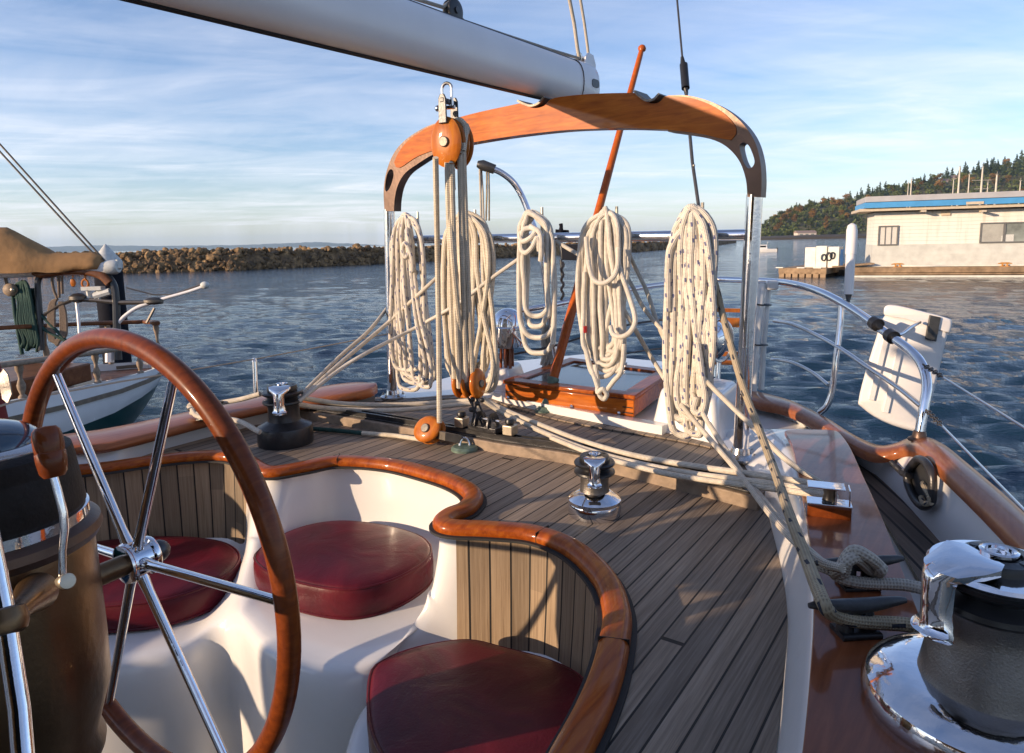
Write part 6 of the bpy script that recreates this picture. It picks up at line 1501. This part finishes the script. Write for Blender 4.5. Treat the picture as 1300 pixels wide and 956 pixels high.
rope('hanging_rope_bundle', ps, .0055, 'rope_smooth', 'frayed bundle of white cords hanging behind the open looped coil', 'rope bundle')
m_ = MB(); m_.tube([T(707, 330, 2.9), T(707, 430, 2.9)], .008, 8)
r = thing('outboard_bracket', T(720, 332, 2.95), 'dark grey clamp bracket standing on the stern rail behind the crossbar', 'bracket')
m_ = MB(); m_.prism([T(x, y, 2.95) for x, y in ((711, 310), (746, 310), (743, 331), (713, 330))], Vector((0, .06, 0))); m_.build('plate', 'black_metal', r, bevel=.004)
m_ = MB(); m_.tube([T(712, 297, 2.95), T(712.5, 288, 2.95), T(712, 284, 2.95)], [.012, .008, .009], 10); m_.prism([T(x, y, 2.95) for x, y in ((706, 291), (722, 292), (724, 300), (706, 300))], Vector((0, .05, 0))); m_.build('clamp_screw', 'dark_navy', r)
m_ = MB(); m_.tube([T(688, 328, 2.95), T(688, 345, 2.95)], .007, 8); m_.tube([T(712, 330, 2.95), T(714, 352, 2.95)], .006, 8); m_.build('stem', 'grey_metal', r)
rope('lashing_rope', [[T(714+1.5*math.sin(k*1.1), 333+k*2.2, 2.92+.006*math.cos(k*1.1)) for k in range(26)]], .0058, 'brown_rope', 'brown three strand lashing hanging under the dark bracket')
o_ = [x for x in COL.objects if x.name.startswith('rope_end_tape')]

# ================================================================== neighbouring yacht on the left
nb = thing('green_hulled_yacht', T(190, 520, 9.4), 'moored classic yacht, white topsides over dark green, tan sail cover along its boom', 'yacht')
nst = G(188, 522, WATER); nst.z = 0
NA = Vector((math.sin(R(7)), math.cos(R(7)), 0)); NS = Vector((NA.y, -NA.x, 0))        # aft, and its right side
n0 = T(188, 470, 9.3); n0.z = 0                                             # stern on the centreline
NL = 11.5
def hb(s):                                           # half breadth, s metres forward of the stern
    if s < 0: return 0
    return 1.05*(1-math.exp(-s/1.0))**.72*min(1, max(.02, (NL-s)/4.5))**.6
def sheer(s): return -.90+.07*min(s, 6)
def npt(s, y, z): return n0-NA*s+NS*y+UP*z
ss = [0, .03, .1, .2, .35, .55, .8, 1.2, 1.8, 2.6, 3.6, 4.8, 6, 7.5, 9, 10.3, 11.2, 11.48]
hull_prof = [(1.0, 0.0), (1.005, -.07), (1.01, -.15), (1.01, -.25), (1.0, -.33), (.98, -.40)]
green_prof = [(.98, -.40), (.95, -.52), (.88, -.66), (.74, -.84), (.50, -1.0), (.05, -1.2)]
def nrows(prof, sg):
    def zz(s, z):
        q = .34+.66*min(1, s/2.2); return z*q if z >= -.4 else -.4*q+(z+.4)*(1.2-.4*q)/.8
    return [[npt(s+(max(0, -zz(s, z)-.10)**1.4)*1.5*max(0, 1-s/3.0), sg*hb(s)*k, sheer(s)+zz(s, z)) for s in ss] for k, z in prof]
m_ = MB()
for sg in (1, -1): m_.grid(nrows(hull_prof, sg))
m_.build('topsides', 'white_hull', nb, ang=60)
m_ = MB()
for sg in (1, -1): m_.grid(nrows(green_prof, sg))
m_.build('bottom', 'green_paint', nb, ang=60)
m_ = MB()
for sg in (1, -1):
    m_.sweep([npt(s, sg*(hb(s)+.012), sheer(s)-.15*(.34+.66*min(1, s/2.2))) for s in ss[1:]], [(-.02, -.022), (.02, -.022), (.02, .022), (-.02, .022)])
m_.build('rub_strake', 'grey_strake', nb)
m_ = MB(); m_.grid([[npt(s, hb(s)*k*.97, sheer(s)-.09) for s in ss] for k in (-1, 0, 1)]); m_.build('deck', 'neighbour_wood', nb)
m_ = MB()
for sg in (1, -1): m_.grid([[npt(s, sg*hb(s)*.955, sheer(s)-z) for s in ss] for z in (.1, .0)]); m_.grid([[npt(s, sg*hb(s)*k, sheer(s)+.004) for s in ss] for k in (.955, 1.0)])
m_.build('inner_bulwark', 'white_hull', nb)
def nz(px, py, s): pass
# raised taffrail with turned balusters
RH = .54; rs = [0.02, .06, .14, .3, .5, .8, 1.2, 1.7, 2.3, 3.0, 3.8]
for sg in (1, -1):
    pth = [npt(s, sg*hb(s)*.97, sheer(s)+RH*(1 if sg < 0 else max(0.0, 1-s*.0))) for s in rs]
railp = [npt(s, -hb(s)*.97, sheer(s)+RH) for s in reversed(rs)]+[npt(-.06, 0, sheer(0)+RH)]+[npt(s, hb(s)*.97, sheer(s)+RH) for s in rs[:5]]
m_ = MB(); m_.sweep(spline(railp, 4), rprof(.10, .05, .4, 3, -.02)); m_.build('taffrail', 'neighbour_wood', nb, ang=60)
m_ = MB(); m_.sweep([npt(s, hb(s)*.97, sheer(s)+.30) for s in (1.0, 1.5, 2.2, 3.0, 4.0)], rprof(.12, .045, .4, 3, 0)); m_.build('cap_rail', 'teak_old', nb, ang=60)
def baluster(s, y, h):
    b = npt(s, y, sheer(s)); m = MB(); m.lathe([(.035, 0), (.035, .05*h), (.018, .12*h), (.034, .3*h), (.036, .4*h), (.016, .6*h), (.022, .75*h), (.034, .86*h), (.034, h)], b, UP, 14); m.build('baluster', 'teak_old', nb)
for s in (.25, .9, 1.7, 2.6, 3.5): baluster(s, -hb(s)*.96, RH)
for s in (.45,): baluster(s, hb(s)*.96, RH)
for s in (1.25, 2.1, 3.1): baluster(s, hb(s)*.96, .30)
# cockpit box, hatch on deck
m_ = MB(); m_.box(npt(2.6, .05, sheer(2)+.04), (.9, 1.9, .2), NS, NA); m_.build('cockpit_coaming', 'neighbour_wood', nb, bevel=.02)
m_ = MB(); m_.box(npt(6.8, 0, -.30), (1.6, 3.4, .55), NS, NA); m_.box(npt(5.3, 0, -.2), (1.3, .8, .3), NS, NA); m_.build('cabin', 'white_hull', nb, bevel=.04)
def NT(x, y, d=0): return T(x, y, 8.3+d)
# gallows of the neighbour
m_ = MB(); m_.sweep(spline([NT(46, 345), NT(54, 348), NT(70, 345.5), NT(90, 344), NT(110, 344.5), NT(130, 350), NT(141, 360)], 4), rprof(.10, .14, .3, 3, -.07), up=Vector((0, -1, .2))); m_.build('gallows_beam', 'neighbour_wood', nb)
m_ = MB(); m_.tube(spline([NT(58, 346), NT(50, 352), NT(47.5, 362), NT(49, 385), NT(51, 410), NT(52, 445)], 5), .035, 10); m_.build('gallows_post', 'black_metal', nb)
m_ = MB(); m_.tube(spline([NT(120, 345), NT(135, 350), NT(144, 362), NT(147, 380), NT(148, 410), NT(150, 457)], 5), .042, 10); m_.build('gallows_post', 'black_metal', nb)
# boom, its end and the sail cover
m_ = MB(); m_.tube([NT(-160, 352), NT(60, 343), NT(128, 341), NT(146, 339)], .075, 16); m_.build('boom', 'spar_paint', nb)
m_ = MB(); m_.lathe([(.05, -.1), (.085, -.08), (.09, .02), (.07, .06), (0, .07)], NT(144, 339), Vector((1, .0, .06)), 16); m_.tube([NT(143, 333), NT(147, 345), NT(151, 340), NT(149, 330)], .03, 8); m_.build('boom_end', 'dull_white', nb)
# cover: a draped body with depth
def csec(x, yt, yb, hw):
    c = NT(x, yt); b = NT(x, yb); h = (c-b).length; dy = Vector((0, 1, 0)); out = []
    for a, k in ((-1, 0), (-1.02, .25), (-.92, .5), (-.6, .8), (-.22, .97), (0, 1), (.22, .97), (.6, .8), (.92, .5), (1.02, .25), (1, 0), (.5, -.02), (-.5, -.02)):
        out.append(b+UP*h*k+dy*hw*a*(1+.04*math.sin(x*.35+k*3))+Vector((.012*math.sin(x+k*9), 0, .010*math.sin(x*.6+a*5))))
    return out+[out[0]]
cs = [(-170, 300, 352, .3), (-100, 290, 350, .30), (-50, 288, 347, .30), (-20, 288, 345.5, .29), (0, 288, 345, .28), (8, 288.2, 345, .27), (16, 289, 345, .26), (26, 294, 345, .25), (38, 301, 345, .24), (50, 308.5, 345.2, .22), (62, 316, 345, .2), (70, 320, 345, .18), (78, 321.5, 344.5, .17), (90, 321.3, 344, .15), (105, 321, 342, .14), (118, 321.5, 341.5, .13), (126, 323, 341, .12), (130, 326, 340, .10)]
m_ = MB(); secs = [csec(*q) for q in cs]; m_.grid(secs); m_.flat(secs[-1][:-1]); m_.build('sail_cover', 'tan_canvas', nb, ang=80)
# bumpkin, curved white davit, wires
m_ = MB(); m_.tube(spline([NT(144, 420), NT(150, 410), NT(160, 400), NT(175, 390), NT(195, 383), NT(215, 377), NT(240, 370), NT(262, 362.5)], 5), [.024]*20+[.020]*15+[.016]*1, 12); m_.build('white_boomkin', 'spar_paint', nb)
m_ = MB(); m_.ball(NT(260, 362), .045, 12, (1.3, 1, 1)); m_.build('boomkin_tip', 'dull_white', nb)
m_ = MB(); m_.tube([NT(92, 380), NT(120, 381), NT(150, 384), NT(180, 384), NT(206, 383)], .028, 8); m_.tube([NT(56, 400), NT(75, 388), NT(92, 381)], .02, 6); m_.ball(NT(99, 378), .09, 10, (1.2, 1, .7)); m_.ball(NT(195, 382), .08, 10, (1.6, 1, .6)); m_.build('boomkin_strut', 'wire', nb)
m_ = MB(); m_.tube([NT(160, 365), NT(195, 374), NT(220, 374), NT(258, 360)], .01, 5); m_.tube([NT(196, 391), NT(186, 410)], .016, 5); m_.build('boomkin_wire', 'wire', nb)
m_ = MB(); m_.tube([NT(0, 480), NT(60, 465)], .03, 6)
m_ = MB(); m_.tube([NT(97, 384), NT(99, 400), NT(101, 425)], .018, 6); m_.build('white_stanchion', 'spar_paint', nb); m_ = MB(); m_.tube([NT(139, 443), NT(139, 460)], .05, 8); m_.build('white_post', 'spar_paint', nb); m_ = MB(); m_.tube([NT(88, 443), NT(86, 472)], .05, 8); m_.build('white_post', 'spar_paint', nb)
m_ = MB(); m_.box(NT(118, 366), (.24, .1, .045)); m_.tube([NT(111, 368), NT(113, 380)], .022, 6); m_.tube([NT(124, 368), NT(126, 380)], .022, 6); m_.tube([NT(120, 376), NT(140, 370)], .045, 8); m_.build('stern_fitting', 'dull_white', nb)
m_ = MB(); m_.tube([NT(92, 347), NT(92.5, 353)], .012, 6); m_.ball(NT(92.5, 359), .05, 8, (.7, .5, 1.1)); m_.tube([NT(108, 346), NT(108, 354)], .014, 6); m_.tube([NT(108, 360)+Vector((.04*math.cos(a), 0, .05*math.sin(a))) for a in np.linspace(0, 6.28, 11)[:-1]], .014, 6, closed=True); m_.build('hanging_block', 'block_wood', nb)
# a blue grey winch cover and fairing at the gallows foot
# ropes on it
def nrope(paths, r_, mt_, lab, name='hanging_rope'):
    return rope(name, paths, r_, mt_, lab, seg=7)
nrope([spline([NT(-20, 330), NT(3, 347), NT(9, 362), NT(14, 368)], 4)], .02, 'brown_rope', 'brown rope led down to the wooden block under the tan sail cover', 'boom_rope')
r = thing('hanging_block', NT(13, 368), 'wooden pulley block hanging under the tan sail cover at the far left', 'block')
m_ = MB(); m_.ball(NT(13, 368, -.05), .085, 14, (1.05, .6, .95)); m_.build('cheek', 'teak_old', r); m_ = MB(); m_.ball(NT(16, 368, -.10), .03, 10); m_.build('pin_cap', 'brass', r)
g = random.Random(4); ps = []
for k in range(13):
    f = k/12; x0 = 21+16*f; 
    ps.append(spline([NT(28+3*f, 357, -.04), NT(x0+g.uniform(-2, 1), 364, -.1*f), NT(x0+3+g.uniform(-1, 1), 385, -.06), NT(x0+10*(.4+.6*f)-2+g.uniform(-2, 2), 410, -.05), NT(x0+11+g.uniform(-3, 2), 432, -.04), NT(x0+8+g.uniform(-2, 2), 441+g.uniform(-4, 5), 0), NT(x0+14, 436, .04), NT(x0+12, 400, .06), NT(x0+6, 366, .05)], 4))
nrope(ps, .018, 'green_rope', 'thick bunch of dark green rope hanging from the neighbouring boom', 'green_rope_bundle')
nrope([spline([NT(16, 372), NT(30, 388), NT(52, 415), NT(83, 433)], 4), spline([NT(20, 370), NT(60, 408), NT(90, 440)], 4)], .02, 'green_rope', 'dark green lines slanting down to the right in front of the green rope bunch', 'green_line')
nrope([[NT(16, 373), NT(19, 400), NT(28, 450)]], .022, 'green_rope', 'single dark green line dropping straight to the neighbouring deck', 'green_line')
ps = []
for k in range(7):
    w = 5+1.6*k; ps.append(spline([NT(73, 379), NT(73-w*.6, 384), NT(73-w*.8, 400), NT(73-w*.75, 430), NT(73-w*.3, 438-k), NT(73+w*.2, 436-k), NT(73+w*.75, 425), NT(73+w*.7, 398), NT(73+w*.4, 383)], 4))
nrope(ps, .014, 'brown_rope', 'worn grey brown rope coil hanging below the neighbouring gallows', 'brown_rope_coil')
nrope([spline([NT(70, 346), NT(66, 354), NT(68, 368), NT(72, 378)], 4), [NT(74, 348), NT(75, 378)], [NT(78, 346), NT(79, 373)]], .016, 'brown_rope', 'brown rope strops holding the worn coil under the neighbouring gallows', 'rope_strop')
for a, b, lab in (((-40, 139), (133, 331), 'upper of the two thin stays slanting down to the neighbouring boom end'), ((-42, 147), (124, 328), 'lower of the two thin stays slanting down to the neighbouring boom end')):
    m_ = MB(); m_.tube([NT(*a), NT(*b)], .012, 6); tag(rebase(m_.build('topping_lift_wire', 'wire')), lab, 'stay')
# mast of the neighbour, forward and out of the picture
m_ = MB(); m_.tube([npt(8.2, 0, -.4), npt(8.2, 0, 11)], .1, 12); m_.build('mast', 'spar_paint', nb)
# navy pile with a white cone, standing in the water behind the neighbour
pb = T(145, 420, 12.5); pb.z = WATER-.5; ptop = T(143, 340, 12.5)
r = thing('mooring_pile', pb, 'dark mooring pile with a pointed grey white cap behind the neighbouring boom end', 'pile')
m_ = MB(); rp = 12.5*.5*32/867
m_.lathe([(rp, 0), (rp, ptop.z-pb.z)], Vector((pb.x, pb.y, pb.z)), UP, 28); m_.build('post', 'dark_navy', r)
m_ = MB(); zc0 = ptop.z-pb.z; zt2 = T(138, 309.5, 12.5).z-pb.z; m_.lathe([(rp*1.0, zc0-.02), (rp*1.06, zc0), (rp*1.06, zc0+.10), (rp*1.0, zc0+.14), (rp*.1, zt2-.02), (0, zt2)], Vector((pb.x, pb.y, pb.z)), UP, 28); m_.build('cone_cap', 'dull_white', r)

# ------------------------------------------------------------------ haze
HZ = 1
if HZ:
    mh, nh, bh = mat('haze'); nh.nodes.remove(bh); pv = nh.nodes.new('ShaderNodeVolumePrincipled')
    pv.inputs['Color'].default_value = (.55, .78, 1.0, 1); pv.inputs['Density'].default_value = .00008; pv.inputs['Anisotropy'].default_value = .0
    nh.links.new(pv.outputs[0], nh.nodes['Material Output'].inputs['Volume']); MT['haze'] = mh
    m_ = MB(); m_.box((0, 0, 100), (26000, 26000, 2*100+2*3.2+8)); hz_ = m_.build('haze', 'haze', smooth=False); tag(hz_, 'thin pale sea haze over the whole harbour', 'haze', kind='stuff')
for o in list(COL.objects):
    if o.type == 'MESH' and o.parent is None and 'kind' not in o and 'label' not in o: print('UNTAGGED', o.name)
